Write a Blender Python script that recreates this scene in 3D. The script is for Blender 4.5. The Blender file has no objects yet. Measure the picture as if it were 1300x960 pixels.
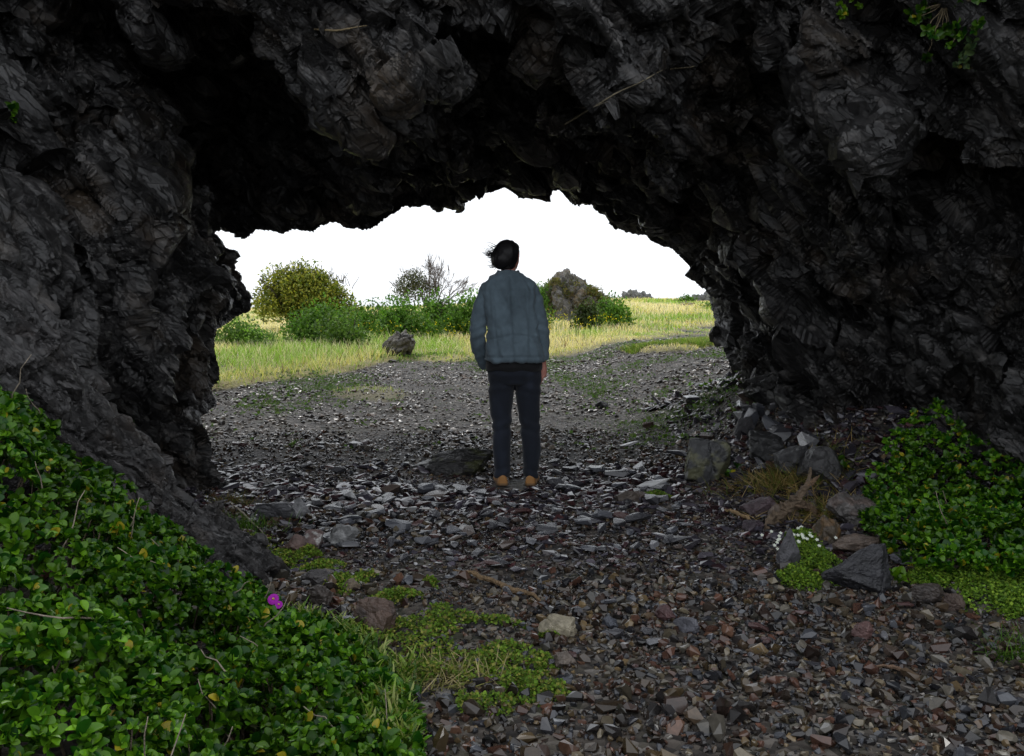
import bpy, bmesh, math, random
import numpy as np
from mathutils import Vector, Matrix
from mathutils.bvhtree import BVHTree

rng = np.random.default_rng(7)
random.seed(7)
C = bpy.context.scene.collection
sc = bpy.context.scene

# ------------------------------------------------------------------ camera
CAM_H = 1.27
F = 1100.0
PITCH = math.atan(105 / F)
cam = bpy.data.cameras.new('camera')
cam.sensor_width = 36.0
cam.lens = 36.0 * F / 1300.0
cam.clip_start = 0.05
cam.clip_end = 5000
cam_o = bpy.data.objects.new('camera', cam)
cam_o.location = (0, 0, CAM_H)
cam_o.rotation_euler = (math.pi / 2 - PITCH, 0, 0)
C.objects.link(cam_o)
sc.camera = cam_o

# ------------------------------------------------------------------ sky, sun, exposure
world = bpy.data.worlds.new('World')
sc.world = world
world.use_nodes = True
wn = world.node_tree.nodes
wl = world.node_tree.links
wn.clear()
SUN_EL, SUN_ROT = math.radians(62), math.radians(-25)
sky = wn.new('ShaderNodeTexSky')
sky.sky_type = 'NISHITA'
sky.sun_disc = False
sky.sun_elevation = SUN_EL
sky.sun_rotation = SUN_ROT
hs = wn.new('ShaderNodeHueSaturation')
hs.inputs['Saturation'].default_value = 0.25
mixc = wn.new('ShaderNodeMix')
mixc.data_type = 'RGBA'
mixc.inputs[0].default_value = 0.8
mixc.inputs[7].default_value = (9.6, 10.0, 10.6, 1)      # even cloud cover
bg = wn.new('ShaderNodeBackground')
bg.inputs['Strength'].default_value = 0.12
wo = wn.new('ShaderNodeOutputWorld')
wl.new(sky.outputs[0], hs.inputs['Color'])
wl.new(hs.outputs[0], mixc.inputs[6])
wl.new(mixc.outputs[2], bg.inputs['Color'])
wl.new(bg.outputs[0], wo.inputs['Surface'])
sun = bpy.data.lights.new('sun', 'SUN')
sun.energy = 0.9
sun.angle = math.radians(14)
sun.color = (1.0, 0.97, 0.92)
sun_o = bpy.data.objects.new('sun', sun)
sd = Vector((math.sin(SUN_ROT) * math.cos(SUN_EL), math.cos(SUN_ROT) * math.cos(SUN_EL), math.sin(SUN_EL)))
sun_o.rotation_euler = sd.to_track_quat('Z', 'Y').to_euler()
sun_o.location = (0, 0, 30)
C.objects.link(sun_o)
sc.view_settings.view_transform = 'Standard'
sc.view_settings.look = 'None'
sc.view_settings.gamma = 1.0
sc.view_settings.exposure = 0.25
sc.view_settings.use_curve_mapping = False
sc.render.engine = 'CYCLES'
sc.cycles.use_denoising = True
sc.cycles.max_bounces = 6

# ------------------------------------------------------------------ helpers
cp, sp_ = math.cos(PITCH), math.sin(PITCH)

def at(px, py, Y):
    """world point seen at photo pixel (px, py) at forward distance Y (arrays allowed)"""
    px = np.asarray(px, float); py = np.asarray(py, float); Y = np.asarray(Y, float)
    a = (px - 650) / F
    b = (py - 480) / F
    dx = a
    dy = cp - b * sp_
    dz = -sp_ - b * cp
    return np.stack([dx / dy * Y, Y + 0 * dx, CAM_H + dz / dy * Y], -1)

def proj(P):
    P = np.asarray(P, float)
    x = P[..., 0]; y = P[..., 1]; z = P[..., 2] - CAM_H
    fw = y * cp - z * sp_
    up = y * sp_ + z * cp
    return 650 + F * x / fw, 480 - F * up / fw

def hash3(ix, iy, iz, k=0):
    h = (ix.astype(np.int64) * 73856093) ^ (iy.astype(np.int64) * 19349663) ^ (iz.astype(np.int64) * 83492791) ^ (k * 2654435761 + 12345)
    h = h & 0xffffffff
    h = ((h ^ (h >> 15)) * 0x2c1b3c6d) & 0xffffffff
    h = ((h ^ (h >> 12)) * 0x297a2d39) & 0xffffffff
    h = h ^ (h >> 15)
    return (h & 0xffffff) / float(0xffffff)

def vnoise(P, k=0):
    i = np.floor(P).astype(np.int64)
    f = P - i
    f = f * f * (3 - 2 * f)
    r = 0
    for a in (0, 1):
        wx = f[..., 0] if a else 1 - f[..., 0]
        for b in (0, 1):
            wy = f[..., 1] if b else 1 - f[..., 1]
            for c in (0, 1):
                wz = f[..., 2] if c else 1 - f[..., 2]
                r = r + wx * wy * wz * hash3(i[..., 0] + a, i[..., 1] + b, i[..., 2] + c, k)
    return r * 2 - 1

def fbm(P, oct=4, k=0):
    P = np.asarray(P, float)
    s = 0; a = 1.0; t = 0
    for o in range(oct):
        s = s + a * vnoise(P * (2.03 ** o) + 17.3 * o, k + o)
        t += a; a *= 0.5
    return s / t

_rt = np.random.default_rng(77)
TC = _rt.random((4096, 3))
_q = np.linalg.qr(_rt.normal(size=(4096, 3, 3)))[0]
TM = _q * _rt.uniform(.75, 1.35, (4096, 3, 1))
TG = _rt.normal(size=(4096, 3)) * .35
TO = _rt.uniform(-.3, .3, 4096)
_w = _rt.normal(size=(4096, 3)) * .2
_K = np.zeros((4096, 3, 3)); _K[:, 0, 1] = -_w[:, 2]; _K[:, 0, 2] = _w[:, 1]; _K[:, 1, 0] = _w[:, 2]; _K[:, 1, 2] = -_w[:, 0]; _K[:, 2, 0] = -_w[:, 1]; _K[:, 2, 1] = _w[:, 0]
TA = (np.eye(3) + _K + .5 * _K @ _K) * _rt.uniform(.75, 1.35, (4096, 3, 1))

def facets(P, size, k, tilt=1.0, warp=0.05, flat=.34, aligned=False):
    """fractured-rock height: overlapping tilted blocks with flat tops, continuous, creased where blocks meet"""
    Q = (P / size).reshape(-1, 3)
    if warp:
        Q = Q + warp * np.stack([vnoise(Q * 1.7 + 5, k + 50), vnoise(Q * 1.7 + 9, k + 51), vnoise(Q * 1.7 + 2, k + 52)], -1)
    Q = Q.astype(np.float32)
    base = np.floor(Q).astype(np.int64)
    best = np.full(len(Q), 1e9, np.float32); sec = best.copy()
    tc = TC.astype(np.float32); tm = (TA if aligned else TM).astype(np.float32); tg = (TG * tilt).astype(np.float32); to = TO.astype(np.float32)
    for a in (-1, 0, 1):
        for b in (-1, 0, 1):
            for c in (-1, 0, 1):
                cell = base + np.array([a, b, c])
                h = (cell[:, 0] * 73856093) ^ (cell[:, 1] * 19349663) ^ (cell[:, 2] * 83492791) ^ (k * 7919)
                h = ((h ^ (h >> 13)) * 0x2c1b3c6d) & 0xffffffff
                h = (h ^ (h >> 12)) & 4095
                d = Q - cell - tc[h]
                d = d.astype(np.float32)
                m3 = np.abs(np.einsum('nij,nj->ni', tm[h], d)).max(1)
                v = np.maximum(m3, flat) + np.einsum('nj,nj->n', tg[h], d) + to[h]
                v = np.where(m3 > 1.15, v + (m3 - 1.15) * 3, v)
                sec = np.minimum(sec, np.maximum(v, best)); best = np.minimum(best, v)
    return (-(best - .3)).reshape(P.shape[:-1]).astype(float), (sec - best).reshape(P.shape[:-1]).astype(float)

def sstep(a, b, x):
    t = np.clip((x - a) / (b - a), 0, 1)
    return t * t * (3 - 2 * t)

def mesh_of(V, Fs, col=None, smooth=False, name='mesh'):
    """V (n,3); Fs a list of int arrays (m,k)"""
    if isinstance(Fs, np.ndarray):
        Fs = [Fs]
    Fs = [np.asarray(f, np.int64) for f in Fs if len(f)]
    me = bpy.data.meshes.new(name)
    nl = sum(f.size for f in Fs); nf = sum(len(f) for f in Fs)
    me.vertices.add(len(V)); me.loops.add(nl); me.polygons.add(nf)
    me.vertices.foreach_set('co', np.asarray(V, np.float32).ravel())
    me.loops.foreach_set('vertex_index', np.concatenate([f.ravel() for f in Fs]).astype(np.int32))
    ln = np.concatenate([np.full(len(f), f.shape[1]) for f in Fs])
    st = np.concatenate([[0], np.cumsum(ln)[:-1]])
    me.polygons.foreach_set('loop_start', st.astype(np.int32))
    me.polygons.foreach_set('use_smooth', np.full(nf, bool(smooth)))
    if col is not None:
        ca = me.attributes.new('col', 'FLOAT_COLOR', 'POINT')
        c4 = np.ones((len(V), 4), np.float32)
        c4[:, :3] = col
        ca.data.foreach_set('color', c4.ravel())
    me.update(calc_edges=True)
    return me

def obj(name, me, mat=None, parent=None):
    o = bpy.data.objects.new(name, me)
    if mat is not None and me is not None and not me.materials:
        me.materials.append(mat)
    C.objects.link(o)
    if parent is not None:
        o.parent = parent
    return o

def tag(o, label=None, cat=None, group=None, kind=None):
    if label: o['label'] = label
    if cat: o['category'] = cat
    if group: o['group'] = group
    if kind: o['kind'] = kind
    return o

def empty(name, loc, label, cat, group=None):
    o = bpy.data.objects.new(name, None)
    o.location = loc
    o.empty_display_size = 0.1
    C.objects.link(o)
    return tag(o, label, cat, group)

class MB:
    """collects pieces of one part"""
    def __init__(s): s.V = []; s.F = {}; s.c = []; s.n = 0
    def add(s, V, Fs, col=None):
        V = np.asarray(V, float)
        if isinstance(Fs, np.ndarray): Fs = [Fs]
        for f in Fs:
            f = np.asarray(f)
            if len(f): s.F.setdefault(f.shape[1], []).append(f + s.n)
        s.V.append(V); s.n += len(V)
        s.c.append(np.broadcast_to(np.asarray(col if col is not None else (.5, .5, .5), float), (len(V), 3)))
    def mesh(s, smooth=False):
        return mesh_of(np.concatenate(s.V), [np.concatenate(f) for f in s.F.values()], np.concatenate(s.c), smooth)
    def build(s, name, mat, parent=None, smooth=False):
        return obj(name, s.mesh(smooth), mat, parent)

def inst(Tv, Tf, P, X, Y, Z, S, col):
    """copies of a template (Tv, list of face arrays) with frames X,Y,Z, scales S (n,3), colours (n,3)"""
    n = len(P); m = len(Tv)
    S = np.broadcast_to(np.asarray(S, float).reshape(n, -1) if np.ndim(S) else S, (n, 3)) if np.ndim(S) else np.full((n, 3), S)
    V = (P[:, None, :] + (Tv[None, :, 0, None] * S[:, None, 0:1]) * X[:, None, :]
         + (Tv[None, :, 1, None] * S[:, None, 1:2]) * Y[:, None, :]
         + (Tv[None, :, 2, None] * S[:, None, 2:3]) * Z[:, None, :]).reshape(-1, 3)
    off = (np.arange(n) * m)
    Fs = [(f[None] + off[:, None, None]).reshape(-1, f.shape[1]) for f in Tf]
    return V, Fs, np.repeat(np.broadcast_to(col, (n, 3)), m, 0)

def norm(a):
    return a / np.maximum(np.linalg.norm(a, axis=-1, keepdims=True), 1e-9)

def frames(D, N):
    """Y along D, Z close to N"""
    Y = norm(D)
    X = norm(np.cross(Y, N))
    return X, Y, np.cross(X, Y)

def randdir(n):
    return norm(rng.normal(size=(n, 3)))

def tube(path, rad, n=8, closed_end=True, jit=0.0):
    path = np.asarray(path, float); m = len(path)
    rad = np.broadcast_to(np.asarray(rad, float), (m,))
    T = norm(np.gradient(path, axis=0))
    ref = np.array([0.31, 0.12, 0.95]) if abs(T[0][2]) < 0.8 else np.array([0.95, 0.2, 0.1])
    A = norm(np.cross(T, ref)); B = np.cross(T, A)
    an = np.linspace(0, 2 * np.pi, n, endpoint=False)
    r = rad[:, None] * (1 + jit * rng.normal(size=(m, n)))
    V = path[:, None] + r[..., None] * (np.cos(an)[None, :, None] * A[:, None] + np.sin(an)[None, :, None] * B[:, None])
    V = V.reshape(-1, 3)
    i = np.arange(m - 1)[:, None] * n; j = np.arange(n)[None]
    q = np.stack([i + j, i + (j + 1) % n, i + n + (j + 1) % n, i + n + j], -1).reshape(-1, 4)
    if closed_end:
        V = np.concatenate([V, path[:1], path[-1:]])
        a, b = m * n, m * n + 1
        jj = np.arange(n)
        t = np.concatenate([np.stack([np.full(n, a), (jj + 1) % n, jj], -1),
                            np.stack([np.full(n, b), (m - 1) * n + jj, (m - 1) * n + (jj + 1) % n], -1)])
        return V, [q, t]
    return V, [q]

def wobble(a, b, n, amp, k=0):
    a = np.asarray(a, float); b = np.asarray(b, float)
    t = np.linspace(0, 1, n)[:, None]
    P = a + (b - a) * t
    w = np.sin(t * np.pi) ** 0.5
    L = np.linalg.norm(b - a)
    N = np.stack([fbm(np.stack([t[:, 0] * 4 + k * 7.7, t[:, 0] * 0 + j * 3.1, t[:, 0] * 0], -1), 3, 5) for j in range(3)], -1)
    return P + N * amp * L * w

def fuse(pieces, voxel, smooth_it=6, fix=True):
    """unite overlapping closed pieces into one continuous surface"""
    mb = MB()
    for V, Fs in pieces: mb.add(V, Fs)
    me = mb.mesh()
    bm = bmesh.new(); bm.from_mesh(me)
    if fix: bmesh.ops.recalc_face_normals(bm, faces=bm.faces); bm.to_mesh(me); bm.free()
    o = bpy.data.objects.new('tmp', me); C.objects.link(o)
    md = o.modifiers.new('r', 'REMESH'); md.mode = 'VOXEL'; md.voxel_size = voxel
    sm = o.modifiers.new('s', 'SMOOTH'); sm.factor = .5; sm.iterations = smooth_it
    dg = bpy.context.evaluated_depsgraph_get(); dg.update()
    ev = o.evaluated_get(dg); e = ev.to_mesh()
    V = np.empty(len(e.vertices) * 3, np.float32); e.vertices.foreach_get('co', V); V = V.reshape(-1, 3).astype(float)
    nn = np.empty(len(e.vertices) * 3, np.float32); e.vertices.foreach_get('normal', nn); nn = nn.reshape(-1, 3).astype(float)
    L_ = np.empty(len(e.loops), np.int32); e.loops.foreach_get('vertex_index', L_)
    tot = np.empty(len(e.polygons), np.int32); e.polygons.foreach_get('loop_total', tot); st = np.empty(len(e.polygons), np.int32); e.polygons.foreach_get('loop_start', st)
    Fs = []
    for kk in np.unique(tot):
        s_ = st[tot == kk]; Fs.append(L_[s_[:, None] + np.arange(kk)[None]])
    ev.to_mesh_clear(); bpy.data.objects.remove(o)
    return V, nn, Fs


# ------------------------------------------------------------------ materials
def new_mat(name):
    m = bpy.data.materials.new(name)
    m.use_nodes = True
    nt = m.node_tree
    p = nt.nodes['Principled BSDF']
    return m, nt, p

def N(nt, t, **kw):
    n = nt.nodes.new(t)
    for k, v in kw.items(): setattr(n, k, v)
    return n

def tex_noise(nt, scale, detail=6, rough=0.6, vec=None, dist=0.0):
    n = N(nt, 'ShaderNodeTexNoise')
    n.inputs['Scale'].default_value = scale; n.inputs['Detail'].default_value = detail
    n.inputs['Roughness'].default_value = rough; n.inputs['Distortion'].default_value = dist
    if vec is not None: nt.links.new(vec, n.inputs['Vector'])
    return n

def ramp(nt, fac, stops):
    r = N(nt, 'ShaderNodeValToRGB')
    el = r.color_ramp.elements
    while len(el) < len(stops): el.new(0.5)
    for e, (p, c) in zip(el, stops):
        e.position = p; e.color = (*c, 1) if len(c) == 3 else c
    nt.links.new(fac, r.inputs[0])
    return r

def bump(nt, h, strength, dist, prev=None):
    b = N(nt, 'ShaderNodeBump')
    b.inputs['Strength'].default_value = strength; b.inputs['Distance'].default_value = dist
    nt.links.new(h, b.inputs['Height'])
    if prev is not None: nt.links.new(prev, b.inputs['Normal'])
    return b

def mixrgb(nt, fac, a, b, mode='MIX'):
    m = N(nt, 'ShaderNodeMix', data_type='RGBA', blend_type=mode)
    for s, v in ((0, fac), (6, a), (7, b)):
        if isinstance(v, (int, float)): m.inputs[s].default_value = v
        elif isinstance(v, tuple): m.inputs[s].default_value = (*v, 1)
        else: nt.links.new(v, m.inputs[s])
    return m.outputs[2]

def rock_mat(name, dark, mid, light, accent=None, rough=(0.35, 0.65), scale=1.0, bmp=0.6, lichen=None, veins=True):
    m, nt, p = new_mat(name)
    L = nt.links
    tc = N(nt, 'ShaderNodeTexCoord')
    mp = N(nt, 'ShaderNodeMapping')
    mp.vector_type = 'TEXTURE'
    mp.inputs['Rotation'].default_value = (0, math.radians(44), math.radians(8))
    mp.inputs['Scale'].default_value = (1.6, .95, .5)
    L.new(tc.outputs['Object'], mp.inputs['Vector'])
    n1 = tex_noise(nt, 1.3 * scale, 8, 0.62, tc.outputs['Object'])
    n2 = tex_noise(nt, 7 * scale, 8, 0.65, mp.outputs[0], 0.4)
    c1 = ramp(nt, n2.outputs[0], [(0.3, dark), (0.55, mid), (0.78, light)]).outputs[0]
    if accent is not None:
        f = ramp(nt, n1.outputs[0], [(0.52, (0, 0, 0)), (0.68, (0.75,) * 3)]).outputs[0]
        c1 = mixrgb(nt, f, c1, accent)
    if veins:
        vo = N(nt, 'ShaderNodeTexVoronoi', feature='DISTANCE_TO_EDGE')
        vo.inputs['Scale'].default_value = 1.1 * scale
        wv = N(nt, 'ShaderNodeVectorMath', operation='MULTIPLY_ADD')
        L.new(n2.outputs[1], wv.inputs[0]); wv.inputs[1].default_value = (.35, .35, .35); L.new(mp.outputs[0], wv.inputs[2])
        L.new(wv.outputs[0], vo.inputs['Vector'])
        vf = ramp(nt, vo.outputs[0], [(0.0, (1, 1, 1)), (0.006, (0, 0, 0))]).outputs[0]
        vm = N(nt, 'ShaderNodeMath', operation='MULTIPLY'); L.new(vf, vm.inputs[0])
        g = ramp(nt, n1.outputs[0], [(0.5, (0, 0, 0)), (0.6, (0.55,) * 3)]).outputs[0]
        L.new(g, vm.inputs[1])
        c1 = mixrgb(nt, vm.outputs[0], c1, (0.16, 0.14, 0.11))
    if lichen is not None:
        ln = tex_noise(nt, 5 * scale, 5, 0.7, tc.outputs['Object'])
        f = ramp(nt, ln.outputs[0], [(0.55, (0, 0, 0)), (0.62, (0.8,) * 3)]).outputs[0]
        c1 = mixrgb(nt, f, c1, lichen)
    L.new(c1, p.inputs['Base Color'])
    rr = N(nt, 'ShaderNodeMapRange'); L.new(n2.outputs[0], rr.inputs[0])
    rr.inputs[1].default_value = .3; rr.inputs[2].default_value = .7
    rr.inputs[3].default_value = rough[0]; rr.inputs[4].default_value = rough[1]
    L.new(rr.outputs[0], p.inputs['Roughness'])
    n3 = tex_noise(nt, 22 * scale, 8, 0.7, mp.outputs[0], 0.8)
    b1 = bump(nt, n2.outputs[0], bmp * .35, 0.05 / scale)
    nrm_ = b1.outputs[0]
    crk = None
    for vs_, k_, ck in ((2.6, .85, .014), (7.0, .75, .016)):
        wv2 = N(nt, 'ShaderNodeVectorMath', operation='MULTIPLY_ADD')
        L.new(n2.outputs[1], wv2.inputs[0]); wv2.inputs[1].default_value = (.9 / vs_,) * 3; L.new(mp.outputs[0], wv2.inputs[2])
        v1 = N(nt, 'ShaderNodeTexVoronoi'); v1.inputs['Scale'].default_value = vs_ * scale; L.new(wv2.outputs[0], v1.inputs['Vector'])
        v2 = N(nt, 'ShaderNodeTexVoronoi', feature='DISTANCE_TO_EDGE'); v2.inputs['Scale'].default_value = vs_ * scale; L.new(wv2.outputs[0], v2.inputs['Vector'])
        sb = N(nt, 'ShaderNodeVectorMath', operation='SUBTRACT'); L.new(v1.outputs['Color'], sb.inputs[0]); sb.inputs[1].default_value = (.5, .5, .5)
        ad = N(nt, 'ShaderNodeVectorMath', operation='MULTIPLY_ADD'); L.new(sb.outputs[0], ad.inputs[0]); ad.inputs[1].default_value = (k_ * bmp,) * 3; L.new(nrm_, ad.inputs[2])
        nm = N(nt, 'ShaderNodeVectorMath', operation='NORMALIZE'); L.new(ad.outputs[0], nm.inputs[0])
        h_ = N(nt, 'ShaderNodeMapRange'); L.new(v2.outputs[0], h_.inputs[0]); h_.inputs[2].default_value = ck * 2.2
        bb_ = bump(nt, h_.outputs[0], .8 * bmp, .03 / vs_ * 3, nm.outputs[0])
        nrm_ = bb_.outputs[0]
        cc = N(nt, 'ShaderNodeMapRange'); L.new(v2.outputs[0], cc.inputs[0]); cc.inputs[2].default_value = ck; cc.inputs[3].default_value = .35
        if crk is None: crk = cc.outputs[0]
        else:
            mu = N(nt, 'ShaderNodeMath', operation='MULTIPLY'); L.new(crk, mu.inputs[0]); L.new(cc.outputs[0], mu.inputs[1]); crk = mu.outputs[0]
    b2 = bump(nt, n3.outputs[0], bmp * .45, 0.018 / scale, nrm_)
    sc2 = N(nt, 'ShaderNodeVectorMath', operation='SCALE'); L.new(c1, sc2.inputs[0]); L.new(crk, sc2.inputs['Scale'])
    L.new(sc2.outputs[0], p.inputs['Base Color'])
    L.new(b2.outputs[0], p.inputs['Normal'])
    return m

def attr_mat(name, rough=0.5, spec=0.5, transl=0.0, bumps=None, vary=0.0, vscale=30.0, sheen=0):
    m, nt, p = new_mat(name)
    L = nt.links
    a = N(nt, 'ShaderNodeAttribute', attribute_name='col')
    c = a.outputs['Color']
    tc = N(nt, 'ShaderNodeTexCoord')
    if vary:
        n = tex_noise(nt, vscale, 5, 0.65, tc.outputs['Object'])
        mr = N(nt, 'ShaderNodeMapRange'); L.new(n.outputs[0], mr.inputs[0])
        mr.inputs[1].default_value = .3; mr.inputs[2].default_value = .7
        mr.inputs[3].default_value = 1 - vary; mr.inputs[4].default_value = 1 + vary
        vm = N(nt, 'ShaderNodeVectorMath', operation='SCALE')
        L.new(c, vm.inputs[0]); L.new(mr.outputs[0], vm.inputs['Scale'])
        c = vm.outputs[0]
    L.new(c, p.inputs['Base Color'])
    p.inputs['Roughness'].default_value = rough
    p.inputs['Specular IOR Level'].default_value = spec
    if sheen: p.inputs['Sheen Weight'].default_value = sheen
    if bumps:
        n = tex_noise(nt, bumps[0], 6, 0.65, tc.outputs['Object'])
        b = bump(nt, n.outputs[0], bumps[1], bumps[2])
        L.new(b.outputs[0], p.inputs['Normal'])
    if transl:
        t = N(nt, 'ShaderNodeBsdfTranslucent')
        mc = N(nt, 'ShaderNodeVectorMath', operation='MULTIPLY'); L.new(c, mc.inputs[0]); mc.inputs[1].default_value = (1.3, 1.5, 0.8)
        L.new(mc.outputs[0], t.inputs['Color'])
        mx = N(nt, 'ShaderNodeMixShader'); mx.inputs[0].default_value = transl
        L.new(p.outputs[0], mx.inputs[1]); L.new(t.outputs[0], mx.inputs[2])
        L.new(mx.outputs[0], nt.nodes['Material Output'].inputs['Surface'])
    return m

M_ROCK = rock_mat('dark_cliff_rock', (.006, .006, .0062), (.029, .028, .028), (.19, .18, .172), accent=(.07, .05, .032), rough=(.25, .5), bmp=1.0)
M_SLAB = rock_mat('grey_slab_rock', (.008, .008, .0085), (.032, .03, .03), (.12, .112, .11), accent=(.05, .036, .027), rough=(.35, .6), scale=2)
M_BOULDER = attr_mat('boulder_rock', rough=.42, bumps=(28, .7, .02), vary=.5, vscale=18)
M_STONE = attr_mat('wet_slate', rough=.2, spec=.8, bumps=(60, .35, .006), vary=.3, vscale=40)
M_GRAVEL = attr_mat('gravel_stone', rough=.22, spec=.6, vary=.25, vscale=60)
M_OUTCROP = rock_mat('lichen_rock', (.06, .055, .05), (.17, .16, .15), (.33, .32, .3), accent=(.22, .13, .03), rough=(.7, .9), scale=1.6, lichen=(.14, .15, .05), veins=False)
M_FARROCK = rock_mat('far_grey_rock', (.12, .12, .12), (.2, .2, .19), (.32, .31, .3), rough=(.8, .9), scale=.5, lichen=(.15, .16, .09), veins=False)
M_LEAF = attr_mat('glossy_leaf', rough=.3, spec=.3, transl=.22, vary=.15, vscale=90)
M_FOL = attr_mat('bush_foliage', rough=.6, spec=.3, transl=.3)
M_GRASS = attr_mat('grass_blade', rough=.65, spec=.2, transl=.3)
M_PETAL = attr_mat('petal', rough=.6, spec=.2, transl=.4)
M_WOOD = attr_mat('weathered_wood', rough=.7, bumps=(45, .8, .02), vary=.45, vscale=25)
M_CLOTH = attr_mat('cloth', rough=.85, spec=.25, bumps=(420, .25, .002), vary=.12, vscale=18, sheen=.15)
M_SKIN = attr_mat('skin', rough=.5, spec=.4)
M_HAIR = attr_mat('hair', rough=.5, spec=.3, bumps=(120, .3, .004))

# ------------------------------------------------------------------ RBF surfaces
def rbf(pts, vals, q, scale=1.0):
    pts = np.asarray(pts, float) / scale; vals = np.asarray(vals, float)
    n = len(pts)
    D = np.linalg.norm(pts[:, None] - pts[None], axis=-1)
    A = np.zeros((n + 3, n + 3)); A[:n, :n] = D + 1e-6 * np.eye(n)
    A[:n, n] = 1; A[:n, n + 1:] = pts; A[n, :n] = 1; A[n + 1:, :n] = pts.T
    w = np.linalg.solve(A, np.concatenate([vals, np.zeros(3)]))
    qf = np.asarray(q, float).reshape(-1, 2) / scale
    out = np.zeros(len(qf))
    for s in range(0, len(qf), 50000):
        b = qf[s:s + 50000]
        out[s:s + 50000] = np.linalg.norm(b[:, None] - pts[None], axis=-1) @ w[:n] + w[n] + b @ w[n + 1:]
    return out.reshape(np.asarray(q).shape[:-1])

# ------------------------------------------------------------------ terrain
GL = np.array([[-600, 505], [0, 500], [270, 498], [360, 487], [430, 477], [490, 462], [520, 458], [600, 456], [700, 456], [745, 446],
               [780, 435], [830, 427], [890, 420], [1000, 412], [1400, 405], [2200, 400]], float)

def grass_mask(P):
    """1 where the ground is turf, 0 where it is gravel"""
    px, py = proj(P)
    y = P[..., 1]
    py = py + 8.0 * fbm(np.stack([P[..., 0] * .9, P[..., 1] * .5, 0 * y], -1), 3, 91) * np.clip(y / 8, .4, 1.2)
    line = np.interp(px, GL[:, 0], GL[:, 1])
    g = sstep(2.0, -2.0, py - line)
    top = np.interp(px, [780, 850, 910, 1300], [444, 436, 431, 424]); bot = np.interp(px, [780, 800, 850, 920, 1300], [443, 450, 446, 437, 470])
    g = np.maximum(g, sstep(-1, 1, py - top) * sstep(1, -1, py - bot) * (px > 782))
    # a low turf island on the gravel to the left
    e = ((px - 468) / 52) ** 2 + ((py - 498) / 11) ** 2
    g = np.maximum(g, sstep(1.15, .75, e) * .45)
    g = np.where(y < 6, 0, g)
    return g

def gz(x, y, fine=True):
    x = np.asarray(x, float); y = np.asarray(y, float)
    z = 0 * x + 0 * y
    z = z + 0.42 * sstep(1.1, 2.6, -x) * sstep(5.5, 3.2, y) * sstep(-2, 1, y + .5)
    z = z + 0.34 * sstep(1.0, 2.6, x) * sstep(3.6, 7.5, y) * sstep(30, 14, y)
    z = z + 0.12 * sstep(1.7, 2.4, x) * sstep(5.5, 4.0, y)
    z = z + 0.32 * sstep(1.5, 2.6, x) * sstep(4.9, 5.8, y) * sstep(9.6, 8, y)
    wr = sstep(-14, 6, x)
    crest = 0.12 + 0.66 * wr
    z = z + crest * sstep(19, 58, y) * (1 - sstep(62, 130, y))
    z = z - (3.2) * sstep(66, 190, y)
    z = z - 1.5 * sstep(190, 260, y)
    P = np.stack([x, y, 0 * x], -1)
    z = z + 0.09 * fbm(P * .18, 3, 3) * sstep(8, 25, y)
    z = z + 0.045 * fbm(P * .9, 3, 4) * sstep(1.5, 3, np.abs(x) * .5 + np.abs(y - 5.7))
    g = grass_mask(np.stack([x, y, z], -1))
    z = z + 0.07 * g * sstep(7, 12, y)
    if fine:
        z = z + 0.018 * fbm(P * 5.5, 3, 6)
    return z

def gp(x, y):
    return np.array([x, y, float(gz(np.array([x]), np.array([y]))[0])])

_YS = np.concatenate([np.arange(1.6, 12, .1), np.arange(12, 70, .4)])
def ground_at(px, py):
    """world point of the ground seen at a photo pixel"""
    Ys = _YS
    for k in range(2):
        p = at(px, py, Ys)
        h = p[:, 2] <= gz(p[:, 0], p[:, 1])
        i = int(np.argmax(h)) if h.any() else len(Ys) - 1
        Ys = np.linspace(Ys[max(i - 1, 0)], Ys[i], 12)
    p = p[i]
    return np.array([p[0], p[1], float(gz(p[0:1], p[1:2])[0])])

xs = np.unique(np.round(np.concatenate([np.arange(-4, 4.001, .03), 4 + np.cumsum(.035 * 1.06 ** np.arange(95)), -4 - np.cumsum(.035 * 1.06 ** np.arange(95))]), 4))
ys = np.unique(np.round(np.concatenate([-40 + np.arange(0, 41, 2.), np.arange(1.2, 9, .03), 9 + np.cumsum(.035 * 1.022 ** np.arange(225))]), 4))
XX, YY = np.meshgrid(xs, ys)
Zg = gz(XX, YY)
Vg = np.stack([XX, YY, Zg], -1)
gm = grass_mask(Vg)
ny, nx = XX.shape
idx = np.arange(ny * nx).reshape(ny, nx)
qs = np.stack([idx[:-1, :-1], idx[:-1, 1:], idx[1:, 1:], idx[1:, :-1]], -1).reshape(-1, 4)
me = mesh_of(Vg.reshape(-1, 3), qs, np.repeat(gm.reshape(-1, 1), 3, 1), True)
m, nt, p = new_mat('ground_soil'); L = nt.links
tc = N(nt, 'ShaderNodeTexCoord')
at_ = N(nt, 'ShaderNodeAttribute', attribute_name='col')
n1 = tex_noise(nt, 3, 8, .65, tc.outputs['Object']); n2 = tex_noise(nt, 40, 8, .7, tc.outputs['Object'])
vo = N(nt, 'ShaderNodeTexVoronoi'); vo.inputs['Scale'].default_value = 26; L.new(tc.outputs['Object'], vo.inputs['Vector'])
gr = ramp(nt, n2.outputs[0], [(.3, (.008, .006, .005)), (.55, (.03, .024, .018)), (.75, (.11, .09, .068))]).outputs[0]
vs = N(nt, 'ShaderNodeSeparateColor'); L.new(vo.outputs['Color'], vs.inputs[0])
vc = ramp(nt, vs.outputs[0], [(.1, (.008, .007, .007)), (.5, (.05, .041, .034)), (.8, (.11, .093, .078)), (.95, (.24, .22, .2))]).outputs[0]
gr = mixrgb(nt, .72, gr, vc)
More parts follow.
